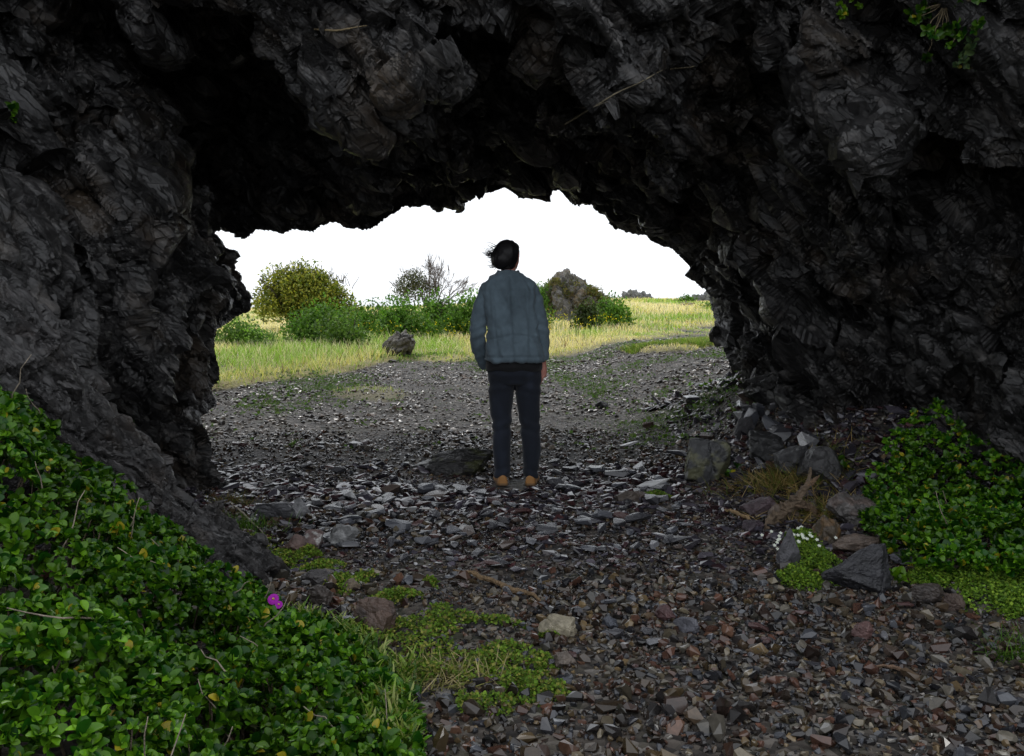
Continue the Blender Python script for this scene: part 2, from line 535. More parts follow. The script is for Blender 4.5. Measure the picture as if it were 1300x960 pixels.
ms = ramp(nt, n1.outputs[0], [(.52, (0, 0, 0)), (.66, (.35,) * 3)]).outputs[0]
gr = mixrgb(nt, ms, gr, (.05, .065, .02))
tu = ramp(nt, n1.outputs[0], [(.3, (.12, .13, .035)), (.5, (.26, .23, .08)), (.7, (.34, .28, .13))]).outputs[0]
L.new(mixrgb(nt, at_.outputs['Color'], gr, tu), p.inputs['Base Color'])
p.inputs['Roughness'].default_value = .75
b1 = bump(nt, vo.outputs['Distance'], .8, .03); b2 = bump(nt, n2.outputs[0], .5, .01, b1.outputs[0])
L.new(b2.outputs[0], p.inputs['Normal'])
tag(obj('ground', me, m), 'gravel and turf ground running through the arch to the field', None, None, 'structure')

# sea far beyond the field
m, nt, p = new_mat('sea_water')
p.inputs['Base Color'].default_value = (.25, .3, .32, 1); p.inputs['Roughness'].default_value = .08
n = tex_noise(nt, .6, 5, .6); b = bump(nt, n.outputs[0], .15, .2); nt.links.new(b.outputs[0], p.inputs['Normal'])
tag(obj('sea', mesh_of(np.array([[-4000, 150, -3.6], [4000, 150, -3.6], [4000, 4500, -3.6], [-4000, 4500, -3.6]], float), np.array([[0, 1, 2, 3]])), m), 'pale sea beyond the crest', None, None, 'structure')

# ------------------------------------------------------------------ rock arch
RIM = [(283, 760), (286, 700), (289, 643), (290, 621), (284, 603), (272, 584), (273, 562), (263, 533), (270, 524), (278, 515), (277, 505), (273, 497), (280, 482),
       (279, 471), (272, 446), (275, 426), (276, 419), (291, 411), (312, 401), (324, 389), (323, 380), (312, 366), (302, 343), (286, 322), (269, 306), (281, 294),
       (291, 295), (307, 302.6), (318.6, 301), (325, 291.6), (346, 293), (359, 297), (370, 292), (385, 295), (401, 296), (404, 287), (417, 279), (430, 281.7), (443, 292),
       (464, 295), (474, 288), (480, 284), (495, 275), (506, 271), (511, 267), (532, 269), (545, 264), (558, 268), (589.5, 270.7), (590.5, 255.6), (605, 251), (621, 245),
       (641, 237.8), (650, 242), (663, 250), (678, 246), (699, 240), (712, 241), (725.5, 256.6), (738.5, 255.6), (749, 254), (757, 261), (767, 263), (772.5, 275), (783, 288),
       (793.5, 292), (809, 295), (819.6, 298.5), (825, 306), (840.5, 314), (851, 316.8), (861.5, 327), (872, 337.7), (877, 348), (887.6, 361), (903, 371.7), (910, 382), (911, 403),
       (911, 413.5), (916, 434.4), (920, 450), (924, 460.6), (927, 471), (929, 490), (938, 520), (945, 560), (945, 640)]
RIM = np.array(RIM, float)
# depth (forward distance) of the rock, in view and beyond the frame, x, y, metres
DEP = np.array([
    (283, 760, 5.4), (289, 643, 5.5), (272, 575, 5.8), (276, 500, 6.0), (275, 430, 6.5), (300, 407, 7.0), (324, 389, 7.1), (300, 340, 7.2), (270, 306, 7.6),
    (320, 300, 8.0), (401, 296, 8.3), (464, 295, 8.4), (545, 264, 8.7), (641, 238, 9), (712, 241, 9), (770, 265, 9), (851, 317, 9), (905, 375, 9), (911, 410, 8.9), (929, 490, 8.6),
    (945, 560, 8.2), (945, 640, 8.0),
    (250, 640, 5.3), (255, 440, 5.9), (265, 350, 6.6), (225, 330, 5.5), (240, 400, 5.6), (195, 400, 5.1), (200, 480, 4.85), (230, 560, 5.25), (185, 260, 5.3), (150, 190, 5.35), (100, 110, 5.3), (55, 50, 5.25), (0, 10, 5.3),
    (120, 260, 4.9), (60, 180, 4.95), (0, 120, 4.9), (0, 300, 4.15), (80, 380, 4.3), (130, 470, 4.4), (0, 440, 3.6), (180, 620, 5.0), (100, 600, 4.6), (-200, 300, 3.2), (-250, 0, 3.9), (-400, 420, 2.6), (-300, 600, 3.1),
    (255, 262, 7.5), (215, 200, 7.6), (160, 110, 7.4), (110, 40, 7.3), (300, 230, 8.0), (300, 120, 7.6), (250, 50, 6.9), (350, 60, 6.5), (330, 200, 8.0), (400, 200, 7.9), (480, 230, 8.2), (430, 150, 7.1), (400, 110, 6.9),
    (390, 40, 4.75), (300, 20, 4.9), (200, 0, 5.1), (420, 100, 4.75), (520, 155, 4.7), (470, 130, 4.75), (590, 120, 4.95), (560, 170, 6.8), (620, 190, 7.6), (640, 130, 6.3), (690, 175, 5.6), (700, 140, 5.0),
    (760, 180, 5.1), (800, 190, 5.3), (800, 225, 7.8), (720, 60, 4.7), (640, 40, 4.7), (500, 40, 4.55), (840, 90, 5.0), (880, 160, 5.6), (830, 150, 5.3), (850, 250, 7.3), (920, 200, 6.0), (900, 280, 7.1), (940, 260, 6.2),
    (950, 340, 7.4), (960, 420, 7.5), (990, 300, 6.1), (1000, 240, 5.8), (1040, 320, 5.9), (1000, 370, 6.8), (1100, 300, 5.6), (1100, 380, 6.2), (1060, 430, 6.4), (980, 450, 7.1), (1000, 470, 6.4), (1080, 460, 5.8),
    (960, 500, 7.6), (970, 560, 6.8), (1030, 520, 6.0), (1060, 600, 5.5), (1140, 530, 5.6), (1180, 440, 5.3), (1240, 380, 5.1), (1300, 450, 4.7), (1300, 330, 4.8), (1200, 300, 5.2), (1180, 200, 4.9), (1100, 170, 4.75),
    (1060, 130, 4.9), (1100, 110, 5.3), (1090, 60, 4.7), (1000, 100, 5.3), (980, 160, 5.6), (950, 60, 5.0), (1200, 100, 4.6), (1300, 60, 4.2), (1300, 160, 4.5), (1300, 220, 5.0), (1200, 230, 5.3), (1150, 0, 4.4), (900, 0, 4.8), (700, 0, 4.6),
    (500, 0, 4.5), (300, -20, 4.7), (1200, 600, 5.2), (1300, 600, 4.7), (1100, 660, 5.3), (1000, 640, 6.3), (1300, 750, 4.3),
    (650, -300, 5.0), (200, -300, 4.6), (1200, -300, 4.6), (650, -900, 5.6), (-700, -600, 3.4), (-900, 400, 1.9), (-800, 1000, 1.8), (1600, 300, 3.6), (1600, 600, 3.4), (2200, 400, 2.2), (2100, 1000, 2.0), (2000, -600, 3.6)], float)  # unseen rock above and beside the frame, run forward at the sides for shade

def arc(poly, n):
    d = np.concatenate([[0], np.cumsum(np.linalg.norm(np.diff(poly, axis=0), axis=1))])
    return np.stack([np.interp(np.linspace(0, d[-1], n), d, poly[:, i]) for i in (0, 1)], -1), d
NU, NT, NB = 900, 560, 60
rimp, rd = arc(RIM, NU)
OUT = np.array([[-800, 1000], [-900, 400], [-700, -600], [200, -900], [650, -950], [1200, -900], [2000, -600], [2200, 400], [2100, 1000]], float)
# rim position (fraction) paired with outer path position
fr = np.linspace(0, 1, NU)
def rim_frac(i): return rd[i] / rd[-1]
kn = [0, rim_frac(9), rim_frac(24), rim_frac(40), rim_frac(52), rim_frac(64), rim_frac(76), rim_frac(83), 1]
outp = np.stack([np.interp(fr, kn, OUT[:, i]) for i in (0, 1)], -1)
t = np.linspace(0, 1, NT) ** 1.55
PX = rimp[:, None] + (outp - rimp)[:, None] * t[None, :, None]
dep = rbf(DEP[:, :2], DEP[:, 2], PX, 1000.)
front = at(PX[..., 0], PX[..., 1], dep)          # (NU, NT, 3)
# even spacing along every line of the sheet, dense on what is steep
seg = np.linalg.norm(np.diff(front, axis=1), axis=2)
far_ = np.linalg.norm((PX[:, 1:] + PX[:, :-1]) * .5 - np.array([650, 430]), axis=2)
wgt = seg * np.where(far_ > 820, .28, 1.0)
cum = np.concatenate([np.zeros((NU, 1)), np.cumsum(wgt, 1)], 1)
kx = np.ones(41) / 41
cum = cum / cum[:, -1:]
for i_ in range(NU):
    tn = np.interp(np.linspace(0, 1, NT), cum[i_], t)
    PX[i_] = rimp[i_] + (outp[i_] - rimp[i_]) * tn[:, None]
dep = rbf(DEP[:, :2], DEP[:, 2], PX, 1000.)
front = at(PX[..., 0], PX[..., 1], dep)
rim_d = dep[:, 0]
# the far side: from the rim outward and away, then back over the top to the outer edge of the near side
tb = np.linspace(0, 1, NB + 1)[1:] ** 1.4
PB = rimp[:, None] + (outp - rimp)[:, None] * (tb[None, :, None] * .75)
db = rim_d[:, None] + .25 * np.minimum(tb * 12, 1)[None] + 2.6 * tb[None] ** 1.3
back = at(PB[..., 0], PB[..., 1], db)
allp = np.concatenate([back[:, ::-1], front], 1)  # runs far side -> rim -> near side
nt_all = allp.shape[1]
# normals of the base sheet
du = np.gradient(allp, axis=0); dv = np.gradient(allp, axis=1)
nrm = norm(np.cross(du, dv))
def blur(A, w, ax):
    A = np.moveaxis(A, ax, 0); pad = np.concatenate([np.repeat(A[:1], w, 0), A, np.repeat(A[-1:], w, 0)])
    c = np.cumsum(np.concatenate([np.zeros_like(pad[:1]), pad]), 0)
    return np.moveaxis((c[2 * w + 1:] - c[:-2 * w - 1]) / (2 * w + 1), 0, ax)
for _ in range(3):
    nrm = blur(blur(nrm, 9, 0), 9, 1)
nrm = norm(nrm)
# orient outwards from the solid: on the near side the normal must face the camera
fs = np.sum(nrm[:, NB + 60:] * (np.array([0, 0, CAM_H]) - allp[:, NB + 60:]), -1)
if np.median(fs) < 0: nrm = -nrm
dist_rim = np.concatenate([(np.linalg.norm(PB - rimp[:, None], axis=-1))[:, ::-1], np.linalg.norm(PX - rimp[:, None], axis=-1)], 1)
w = .12 + .88 * sstep(0, 75, dist_rim)
Rt = np.array(Matrix.Rotation(math.radians(-48), 3, 'Y') @ Matrix.Rotation(math.radians(18), 3, 'Z'))
B = allp @ Rt.T
B = B + .05 * np.stack([fbm(allp * 1.1, 4, 61), fbm(allp * 1.1, 4, 62), fbm(allp * 1.1, 4, 63)], -1)
B2 = B * np.array([.5, .9, 1.25])
f0, e0 = facets(B2, 1.15, 5, 1.4, .03, .62, True)
f1, e1 = facets(B2, .52, 10, 1.6, .03, .6, True)
f0 -= f0.mean(); f1 -= f1.mean()
allp = allp + nrm * (w * (.44 * f0 + .25 * f1 - .05 * sstep(.12, 0, e1)) + w * .08 * fbm(allp * 1.0, 3, 8))[..., None]
idx = np.arange(NU * nt_all).reshape(NU, nt_all)
qa = np.stack([idx[:-1, :-1], idx[:-1, 1:], idx[1:, 1:], idx[1:, :-1]], -1).reshape(-1, 4)
qa = np.concatenate([qa, np.stack([idx[:-1, -1], idx[:-1, 0], idx[1:, 0], idx[1:, -1]], -1)])
av = allp.reshape(-1, 3); na = len(av)
av = np.concatenate([av, allp[:1].mean(1), allp[-1:].mean(1)])
kk_ = np.arange(nt_all); k2_ = (kk_ + 1) % nt_all
capf = np.concatenate([np.stack([np.full(nt_all, na), k2_, kk_], -1), np.stack([np.full(nt_all, na + 1), idx[-1][kk_], idx[-1][k2_]], -1)])
AV, AN, AF = fuse([(av, [qa, capf])], .0155, 1, False)
# the finer fracture, on an even mesh
pxa, pya = proj(AV)
rp = arc(RIM, 260)[0].astype(np.float32); pp = np.stack([pxa, pya], -1).astype(np.float32)
vis = (pxa > -160) & (pxa < 1460) & (pya > -160) & (pya < 1000) & (AV[:, 1] > .6) & (np.einsum('ij,ij->i', AN, AV - np.array([0, 0, CAM_H])) < .6)
SV, SN, pp = AV[vis], AN[vis], pp[vis]
rp = rp[::2]
dr_ = np.concatenate([np.sqrt(((pp[i_:i_ + 40000, None] - rp[None]) ** 2).sum(-1).min(1)) for i_ in range(0, len(pp), 40000)])
w2_ = .6 + .4 * sstep(0, 40, dr_)
B3 = SV @ Rt.T
B2 = (B3 + .03 * vnoise(SV * 2, 64)[:, None]) * np.array([.5, .9, 1.4])
f2, e2 = facets(B2, .3, 30, 1.9, 0, .62, True)
f3, e3 = facets(B2 + 4, .125, 50, 1.9, 0, .6, True)
f4, e4 = facets(B3 * np.array([.5, 1, 1.5]), .052, 70, 1.6, 0, .55, True)
f2 -= f2.mean(); f3 -= f3.mean(); f4 -= f4.mean()
AV[vis] += SN * (w2_ * (.17 * f2 + .058 * f3 - .045 * sstep(.07, 0, e2) - .016 * sstep(.1, 0, e3)) + .011 * f4 - .006 * sstep(.12, 0, e4))[:, None]
arch = obj('rock_arch', mesh_of(AV, AF), M_ROCK)
tag(arch, 'huge dark jagged natural rock arch framing the view to the field', 'rock arch')
bvh = BVHTree.FromObject(arch, bpy.context.evaluated_depsgraph_get())
def on_rock(px, py):
    o = Vector((0, 0, CAM_H)); d = (Vector(at(px, py, 1.0).tolist()) - o).normalized()
    h = bvh.ray_cast(o, d, 30)
    if h[0] is None: return None, None
    n = h[1]
    if n.dot(d) > 0: n = -n
    return np.array(h[0]), np.array(n)

# ------------------------------------------------------------------ boulders
def ico(sub):
    bm = bmesh.new(); bmesh.ops.create_icosphere(bm, subdivisions=sub, radius=1)
    V = np.array([v.co[:] for v in bm.verts]); Fc = np.array([[v.index for v in f.verts] for f in bm.faces])
    bm.free(); return V, Fc
ICO5 = ico(5); ICO4 = ico(4); ICO6 = ico(6)

def boulder_mesh(size, col, seed, nplanes=14, sub=5, rough=.05, col2=None, taper=None, flat=.0, box=False):
    r = np.random.default_rng(seed)
    V, Fc = {4: ICO4, 5: ICO5, 6: ICO6}[sub]
    D = norm(V)
    rad = np.full(len(D), 1.25)
    if box:
        Rb = np.array(Matrix.Rotation(r.uniform(-.25, .25), 3, 'X') @ Matrix.Rotation(r.uniform(-.3, .3), 3, 'Y'))
        for n0 in np.concatenate([np.eye(3), -np.eye(3)]):
            n = Rb @ n0 + r.normal(0, .08, 3); n = norm(n); c = D @ n
            rad = np.where(c > 1e-3, np.minimum(rad, r.uniform(.6, .72) / np.maximum(c, 1e-3)), rad)
    for i in range(nplanes):
        n = norm(r.normal(size=3)); d = r.uniform(.58, .98)
        c = D @ n
        rad = np.where(c > 1e-3, np.minimum(rad, d / np.maximum(c, 1e-3)), rad)
    V = D * rad[:, None]
    f, e = facets(V * 1.0 + seed * 3.3, .6, seed % 97, 1.2)
    f2, e2 = facets(V + seed, .24, seed % 91 + 5, 1.2)
    V = V + D * (rough * 3 * f + rough * 1.6 * f2 - rough * .5 * sstep(.08, 0, e) + rough * .8 * fbm(V * 3 + seed, 4, 3))[:, None]
    if taper is not None:
        a, lo, hi = taper
        tt = np.clip((V[:, a] + 1) / 2, 0, 1)[:, None]
        s = lo + (hi - lo) * tt
        o = [i for i in (0, 1, 2) if i != a]
        V[:, o] = V[:, o] * s
    c = np.asarray(col, float)[None] * np.ones((len(V), 1))
    if col2 is not None:
        k = sstep(.02, .22, fbm(V * 1.8 + seed * 1.7, 4, 9))[:, None]
        c = c * (1 - k) + np.asarray(col2) * k
    V = V * np.asarray(size) * .5 / 1.0
    return mesh_of(V, Fc, c)

def boulder(name, px, py_base, wpx, hpx, label, cat, col, seed, depth_ratio=.8, rot=0, tilt=(0, 0), Y=None, sink=.18, group=None, mat=None, **kw):
    """a rock whose foot is seen at (px, py_base)"""
    g = ground_at(px, py_base)
    if Y is not None: g = gp(*(at(px, py_base, Y)[:2]))
    s = g[1] / F
    wx, h = wpx * s, hpx * s * (1 + sink)
    me = boulder_mesh((wx, wx * depth_ratio, h), col, seed, **kw)
    o = obj(name, me, mat or M_BOULDER)
    o.rotation_euler = (tilt[0], tilt[1], rot)
    cy = g[1] + wx * depth_ratio * .35
    o.location = (g[0], cy, g[2] + h * .5 - h * sink)
    return tag(o, label, cat, group)

DK = (.04, .04, .044)
# the long sloping slab at the foot of the left pier
path = np.stack([at(-60, 415, 3.3), at(20, 480, 3.42), at(90, 560, 3.6), at(170, 628, 3.8), at(240, 682, 3.92), at(300, 722, 3.86), at(345, 742, 3.78), at(376, 760, 3.72)])
tt = np.linspace(0, 1, 520)
pk = np.linspace(0, 1, len(path))
PTH = np.stack([np.interp(tt, pk, path[:, i]) for i in range(3)], -1)
for _ in range(60): PTH[1:-1] = (PTH[:-2] + PTH[1:-1] * 2 + PTH[2:]) / 4
T = norm(np.gradient(PTH, axis=0))
side = norm(np.cross(T, np.array([0.25, 1.0, .15])))           # up-right, across the slab
deepv = np.cross(side, T)
an = np.linspace(0, 2 * np.pi, 220, endpoint=False)
ra = np.interp(tt, [0, .35, .7, .9, 1], [.16, .15, .11, .075, .02]); rb = np.interp(tt, [0, .4, .8, 1], [.28, .22, .14, .03])
ca, sa = np.sign(np.cos(an)) * np.abs(np.cos(an)) ** .7, np.sign(np.sin(an)) * np.abs(np.sin(an)) ** .7
VS = PTH[:, None] + ra[:, None, None] * ca[None, :, None] * side[:, None] + rb[:, None, None] * sa[None, :, None] * deepv[:, None]
NS = norm(VS - PTH[:, None])
Bs = np.stack([(VS * T[:, None]).sum(-1) * .35 + tt[:, None] * 1.5, (VS * side[:, None]).sum(-1), (VS * deepv[:, None]).sum(-1)], -1)
Bs = Bs * np.array([.55, 1.1, 1.3])
fa, ea = facets(Bs, .22, 201, 1.2, 0, .5, True)
VS = VS + NS * (.10 * (fa - fa.mean()) + .02 * fbm(Bs * 6, 3, 5))[..., None] * np.interp(tt, [0, .9, 1], [1, .8, .2])[:, None, None]
m_, n_ = VS.shape[:2]
i = np.arange(m_ - 1)[:, None] * n_; j = np.arange(n_)[None]
qd = np.stack([i + j, i + (j + 1) % n_, i + n_ + (j + 1) % n_, i + n_ + j], -1).reshape(-1, 4)
cv = VS.reshape(-1, 3); kk_ = np.arange(n_)
cv = np.concatenate([cv, VS[:1].mean(1), VS[-1:].mean(1)]); na = m_ * n_
capf = np.concatenate([np.stack([np.full(n_, na), (kk_ + 1) % n_, kk_], -1), np.stack([np.full(n_, na + 1), (m_ - 1) * n_ + kk_, (m_ - 1) * n_ + (kk_ + 1) % n_], -1)])
VS, NS, qd = fuse([(cv, [qd, capf])], .0085, 2, True)
Tm = norm(PTH[-1] - PTH[0]); Sm = norm(np.cross(Tm, [.25, 1, .15])); Dm = np.cross(Sm, Tm)
Bs = VS @ np.stack([Tm * .35, Sm, Dm], 1)
fb, eb = facets(Bs * np.array([1, 1.2, 1.2]), .09, 231, 1.4, 0, .45, True); fc_, ec_ = facets(Bs * np.array([1, 1.3, 1.3]), .035, 251, 1.4, 0, .4, True)
st_ = fbm(Bs * np.array([3, 26, 26]), 3, 77)
VS = VS + NS * (.05 * (fb - fb.mean()) + .02 * (fc_ - fc_.mean()) + .01 * st_ - .008 * sstep(.1, 0, eb))[:, None]
tag(obj('rock_slab', mesh_of(VS, qd), M_SLAB), 'long grey rock slab sloping down behind the leafy shrub at the left pier', 'rock slab')

specials = [
    # name, px, py_base, w, h, label, col, seed, kwargs
    ('boulder', 577, 602, 94, 31, 'low dark mossy boulder in the gravel just left of the person\'s feet', (.024, .023, .023), 11, dict(depth_ratio=.7, col2=(.05, .055, .02), nplanes=10)),
    ('boulder', 904, 612, 74, 66, 'dark grey boulder with olive lichen at the foot of the right pier', (.045, .046, .048), 12, dict(col2=(.11, .11, .065), box=True, rough=.035, nplanes=9, tilt=(.1, -.2))),
    ('boulder', 1100, 758, 84, 62, 'black pointed boulder on the gravel below the right shrub', (.022, .022, .026), 23, dict(depth_ratio=.6, taper=(0, .45, 1.15), nplanes=12)),
    ('rock', 1092, 668, 54, 40, 'rough grey brown rock between the driftwood and the right shrub', (.085, .078, .074), 14, dict(col2=(.11, .085, .075), rough=.08)),
    ('rock', 1052, 692, 34, 34, 'rounded brown rock just left below the rough grey brown rock', (.06, .045, .03), 15, dict(col2=(.12, .07, .03))),
    ('rock', 1001, 722, 36, 50, 'upright slate rock beside the white flowered cress', (.07, .068, .075), 36, dict(depth_ratio=.35, taper=(2, 1.1, .5))),
    ('rock', 709, 812, 56, 30, 'pale tan block lying on the bottom gravel', (.24, .21, .15), 17, dict(box=True, depth_ratio=.5, nplanes=8, rot=-.3, tilt=(0, .15))),
    ('rock', 478, 806, 50, 48, 'rounded brown rock at the tip of the bottom weeds', (.085, .055, .042), 18, dict(col2=(.05, .035, .03))),
    ('rock', 394, 700, 34, 26, 'white capped maroon rock left of the slate scatter', (.1, .065, .06), 19, dict(col2=(.3, .29, .28))),
    ('rock', 432, 696, 40, 26, 'pale veined rock right of the white capped maroon rock', (.2, .2, .2), 20, dict(col2=(.1, .1, .1))),
    ('rock', 374, 703, 24, 20, 'small reddish brown rock below the white capped maroon rock', (.11, .07, .06), 21, dict()),
    ('rock', 345, 660, 64, 24, 'flat dark rock slab by the foot of the left pier', (.05, .05, .055), 22, dict(box=True, depth_ratio=.5, nplanes=8)),
    ('rock', 376, 660, 28, 24, 'light grey leaning rock right of the flat dark slab', (.16, .16, .165), 43, dict(taper=(2, 1.1, .5))),
    ('rock', 508, 460, 36, 30, 'brown and grey weathered rock standing at the edge of the grass', (.13, .115, .095), 44, dict(rough=.12, nplanes=18, col2=(.035, .03, .025), Y=17.0)),
    ('rock', 497, 466, 12, 4, 'small flat dark rock lying before the weathered rock at the grass edge', (.06, .055, .05), 45, dict(Y=16.2)),
    ('rock', 766, 520, 15, 9, 'lone black rock on the open gravel right of the person', (.012, .012, .013), 46, dict()),
    ('rock', 825, 545, 17, 9, 'dark red brown rock lying in the gravel right of the knees', (.06, .03, .02), 47, dict()) ,
    ('rock', 797, 640, 36, 16, 'brown slab rock tilted under the pale flat slate', (.07, .055, .045), 48, dict(depth_ratio=.6)),
    ('rock', 1100, 706, 60, 22, 'tan brown rock wedged behind the black pointed boulder', (.1, .075, .06), 49, dict(depth_ratio=.5, nplanes=9)),
    ('rock', 1158, 718, 40, 18, 'bluish grey slate rock right behind the black pointed boulder', (.08, .08, .095), 50, dict(depth_ratio=.5)),
    ('rock', 1182, 766, 50, 20, 'long dark rock in front of the low green ground cover', (.045, .035, .03), 51, dict(depth_ratio=.5)),
    ('rock', 1215, 776, 34, 22, 'brown rock lying against the low green ground cover', (.085, .06, .05), 52, dict()),
    ('rock', 965, 655, 40, 22, 'maroon rock under the driftwood branch', (.055, .035, .04), 53, dict(depth_ratio=.6)),
    ('rock', 986, 665, 30, 26, 'tan wedge rock leaning on the driftwood', (.12, .09, .07), 54, dict(depth_ratio=.4, taper=(2, 1.1, .4))),
    ('rock', 960, 676, 26, 17, 'dark purple rock at the lower end of the driftwood', (.04, .028, .036), 55, dict()),
    ('rock', 975, 588, 60, 46, 'broad dark slate block leaning on the base of the right pier', (.028, .028, .029), 56, dict(box=True, depth_ratio=.7, tilt=(0, .35), rough=.03, nplanes=7)),
    ('rock', 1010, 606, 60, 40, 'tall dark block at the base of the right pier', (.028, .028, .03), 57, dict(box=True, depth_ratio=.8, tilt=(-.2, -.3), rough=.03, nplanes=7)),
    ('rock', 1052, 618, 66, 54, 'ribbed grey block behind the dry grass tuft', (.032, .031, .032), 58, dict(box=True, depth_ratio=.9, tilt=(-.25, .3), rough=.035, nplanes=8)),
    ('rock', 970, 528, 50, 40, 'layered slate block against the right pier', (.06, .058, .06), 59, dict(box=True, depth_ratio=.6, Y=7.2)),
    ('rock', 945, 555, 34, 26, 'tilted slate rock in the rubble under the right pier', (.08, .078, .082), 60, dict(depth_ratio=.4, rot=.4, tilt=(0, -.5))),
    ('rock', 400, 745, 34, 20, 'dark rock at the end of the sloping slab', (.06, .055, .055), 62, dict()),
    ('rock', 405, 772, 40, 26, 'brown black rock half buried in the bottom left weeds', (.045, .035, .03), 63, dict()),
    ('rock', 445, 752, 26, 16, 'sandy brown rock above the rounded brown rock', (.14, .11, .075), 64, dict()),
    ('rock', 1100, 812, 30, 18, 'reddish brown rock on the bottom right gravel', (.11, .06, .055), 65, dict()),
    ('rock', 875, 806, 36, 17, 'long bluish grey rock on the bottom right gravel', (.09, .09, .105), 66, dict(depth_ratio=.4, rot=-.6)),
    ('rock', 845, 790, 30, 16, 'maroon rock right of the pale tan block', (.07, .035, .035), 67, dict()),
    ('rock', 715, 850, 36, 20, 'dull brown rock below the pale tan block', (.1, .08, .065), 68, dict()),
    ('rock', 775, 800, 22, 18, 'square slate blue rock right of the pale tan block', (.06, .065, .08), 69, dict()),
]
for nm, px, pb, w_, h_, lab, col, seed, kw in specials:
    boulder(nm, px, pb, w_, h_, lab, 'boulder' if nm == 'boulder' else 'rock', col, seed, **kw)

# ------------------------------------------------------------------ loose stones
def stone_template(seed, k=11, flat=.35):
    r = np.random.default_rng(seed)
    bm = bmesh.new()
    for i in range(k):
        v = r.normal(size=3); v /= np.linalg.norm(v)
        v[2] = np.sign(v[2]) * abs(v[2]) ** .6
        bm.verts.new(v * [1, r.uniform(.6, .9), 1])
    res = bmesh.ops.convex_hull(bm, input=bm.verts)
    bmesh.ops.delete(bm, geom=[v for v in bm.verts if not v.link_faces], context='VERTS')
    bmesh.ops.triangulate(bm, faces=bm.faces)
    bmesh.ops.recalc_face_normals(bm, faces=bm.faces)
    bm.verts.index_update()
    V = np.array([v.co[:] for v in bm.verts]); Fc = np.array([[v.index for v in f.verts] for f in bm.faces]); bm.free()
    return V * .5, Fc
TEMPL = [stone_template(300 + i, 12 + i % 7) for i in range(26)]
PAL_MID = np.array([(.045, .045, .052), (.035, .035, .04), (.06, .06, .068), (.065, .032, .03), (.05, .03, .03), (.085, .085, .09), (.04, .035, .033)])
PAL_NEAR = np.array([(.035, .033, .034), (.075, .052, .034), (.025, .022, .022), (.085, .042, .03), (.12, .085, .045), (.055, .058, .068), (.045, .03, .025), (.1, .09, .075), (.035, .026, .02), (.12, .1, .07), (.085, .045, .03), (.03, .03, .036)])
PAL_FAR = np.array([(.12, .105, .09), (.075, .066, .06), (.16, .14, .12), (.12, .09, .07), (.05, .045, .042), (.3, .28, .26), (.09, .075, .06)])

def shrub_zone(x, y):
    px, py = proj(np.stack([x, y, gz(x, y, False)], -1))
    ll = np.interp(px, [-500, 0, 100, 200, 300, 370, 450, 520, 560], [300, 500, 580, 660, 735, 775, 820, 880, 1100])
    return py > ll

def scatter(n, y0, y1, smin, smax, pal, flat, tilt, power=2.2):
    y = np.sqrt(rng.uniform(y0 ** 2, y1 ** 2, n))
    hw = .62 * y + .35
    x = rng.uniform(-1, 1, n) * hw
    s = smin + (smax - smin) * rng.random(n) ** power
    z = gz(x, y)
    P = np.stack([x, y, z], -1)
    pat = fbm(P * np.array([1.3, 1.3, 0]) + smax * 50, 3, 47)
    s = s * np.clip(1 + 1.1 * pat, .5, 1.3)
    g = grass_mask(P)
    keep = (rng.random(n) > g * .97) & (~shrub_zone(x, y) | (rng.random(n) < .15)) & (np.hypot(x - .02, y - 5.72) > .16)
    # thin out the weedy patches
    x, y, z, s, P = x[keep], y[keep], z[keep], s[keep], P[keep]
    n = len(x)
    Zd = norm(np.stack([rng.normal(0, tilt, n), rng.normal(0, tilt, n), np.ones(n)], -1))
    a = rng.uniform(0, 2 * np.pi, n)
    D = np.stack([np.cos(a), np.sin(a), 0 * a], -1)
    X = norm(np.cross(D, Zd)); Y = np.cross(Zd, X)
    fl = flat * rng.uniform(.6, 1.5, n)
    S = np.stack([s, s * rng.uniform(.55, 1, n), s * fl], -1)
    P[:, 2] += s * fl * rng.uniform(.0, .55, n)
    col = pal[rng.integers(0, len(pal), n)] * (.4 + 1.5 * rng.random((n, 1)) ** 1.5)
    return P, X, Y, Zd, S, col

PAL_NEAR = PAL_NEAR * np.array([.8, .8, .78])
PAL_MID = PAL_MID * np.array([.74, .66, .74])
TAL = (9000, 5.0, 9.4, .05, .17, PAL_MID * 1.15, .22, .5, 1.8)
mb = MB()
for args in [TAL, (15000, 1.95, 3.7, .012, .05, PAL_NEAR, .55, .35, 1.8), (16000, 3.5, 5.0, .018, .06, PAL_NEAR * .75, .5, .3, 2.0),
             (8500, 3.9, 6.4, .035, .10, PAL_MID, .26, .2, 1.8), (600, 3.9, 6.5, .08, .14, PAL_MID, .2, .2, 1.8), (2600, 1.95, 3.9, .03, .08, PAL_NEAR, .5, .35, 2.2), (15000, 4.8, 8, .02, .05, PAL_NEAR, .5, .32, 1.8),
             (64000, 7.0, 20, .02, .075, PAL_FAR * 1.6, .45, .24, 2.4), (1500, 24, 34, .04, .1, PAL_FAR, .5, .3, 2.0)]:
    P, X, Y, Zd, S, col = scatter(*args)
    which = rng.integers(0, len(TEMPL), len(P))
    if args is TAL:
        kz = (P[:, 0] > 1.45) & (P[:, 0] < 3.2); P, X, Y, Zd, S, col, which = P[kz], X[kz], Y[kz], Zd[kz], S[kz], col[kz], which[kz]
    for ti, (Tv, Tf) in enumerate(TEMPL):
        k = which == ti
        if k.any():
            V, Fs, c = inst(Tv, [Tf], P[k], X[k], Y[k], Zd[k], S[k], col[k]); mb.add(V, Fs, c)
tag(mb.build('gravel', M_GRAVEL), 'wet broken slate gravel covering the ground under and beyond the arch', None, None, 'stuff')

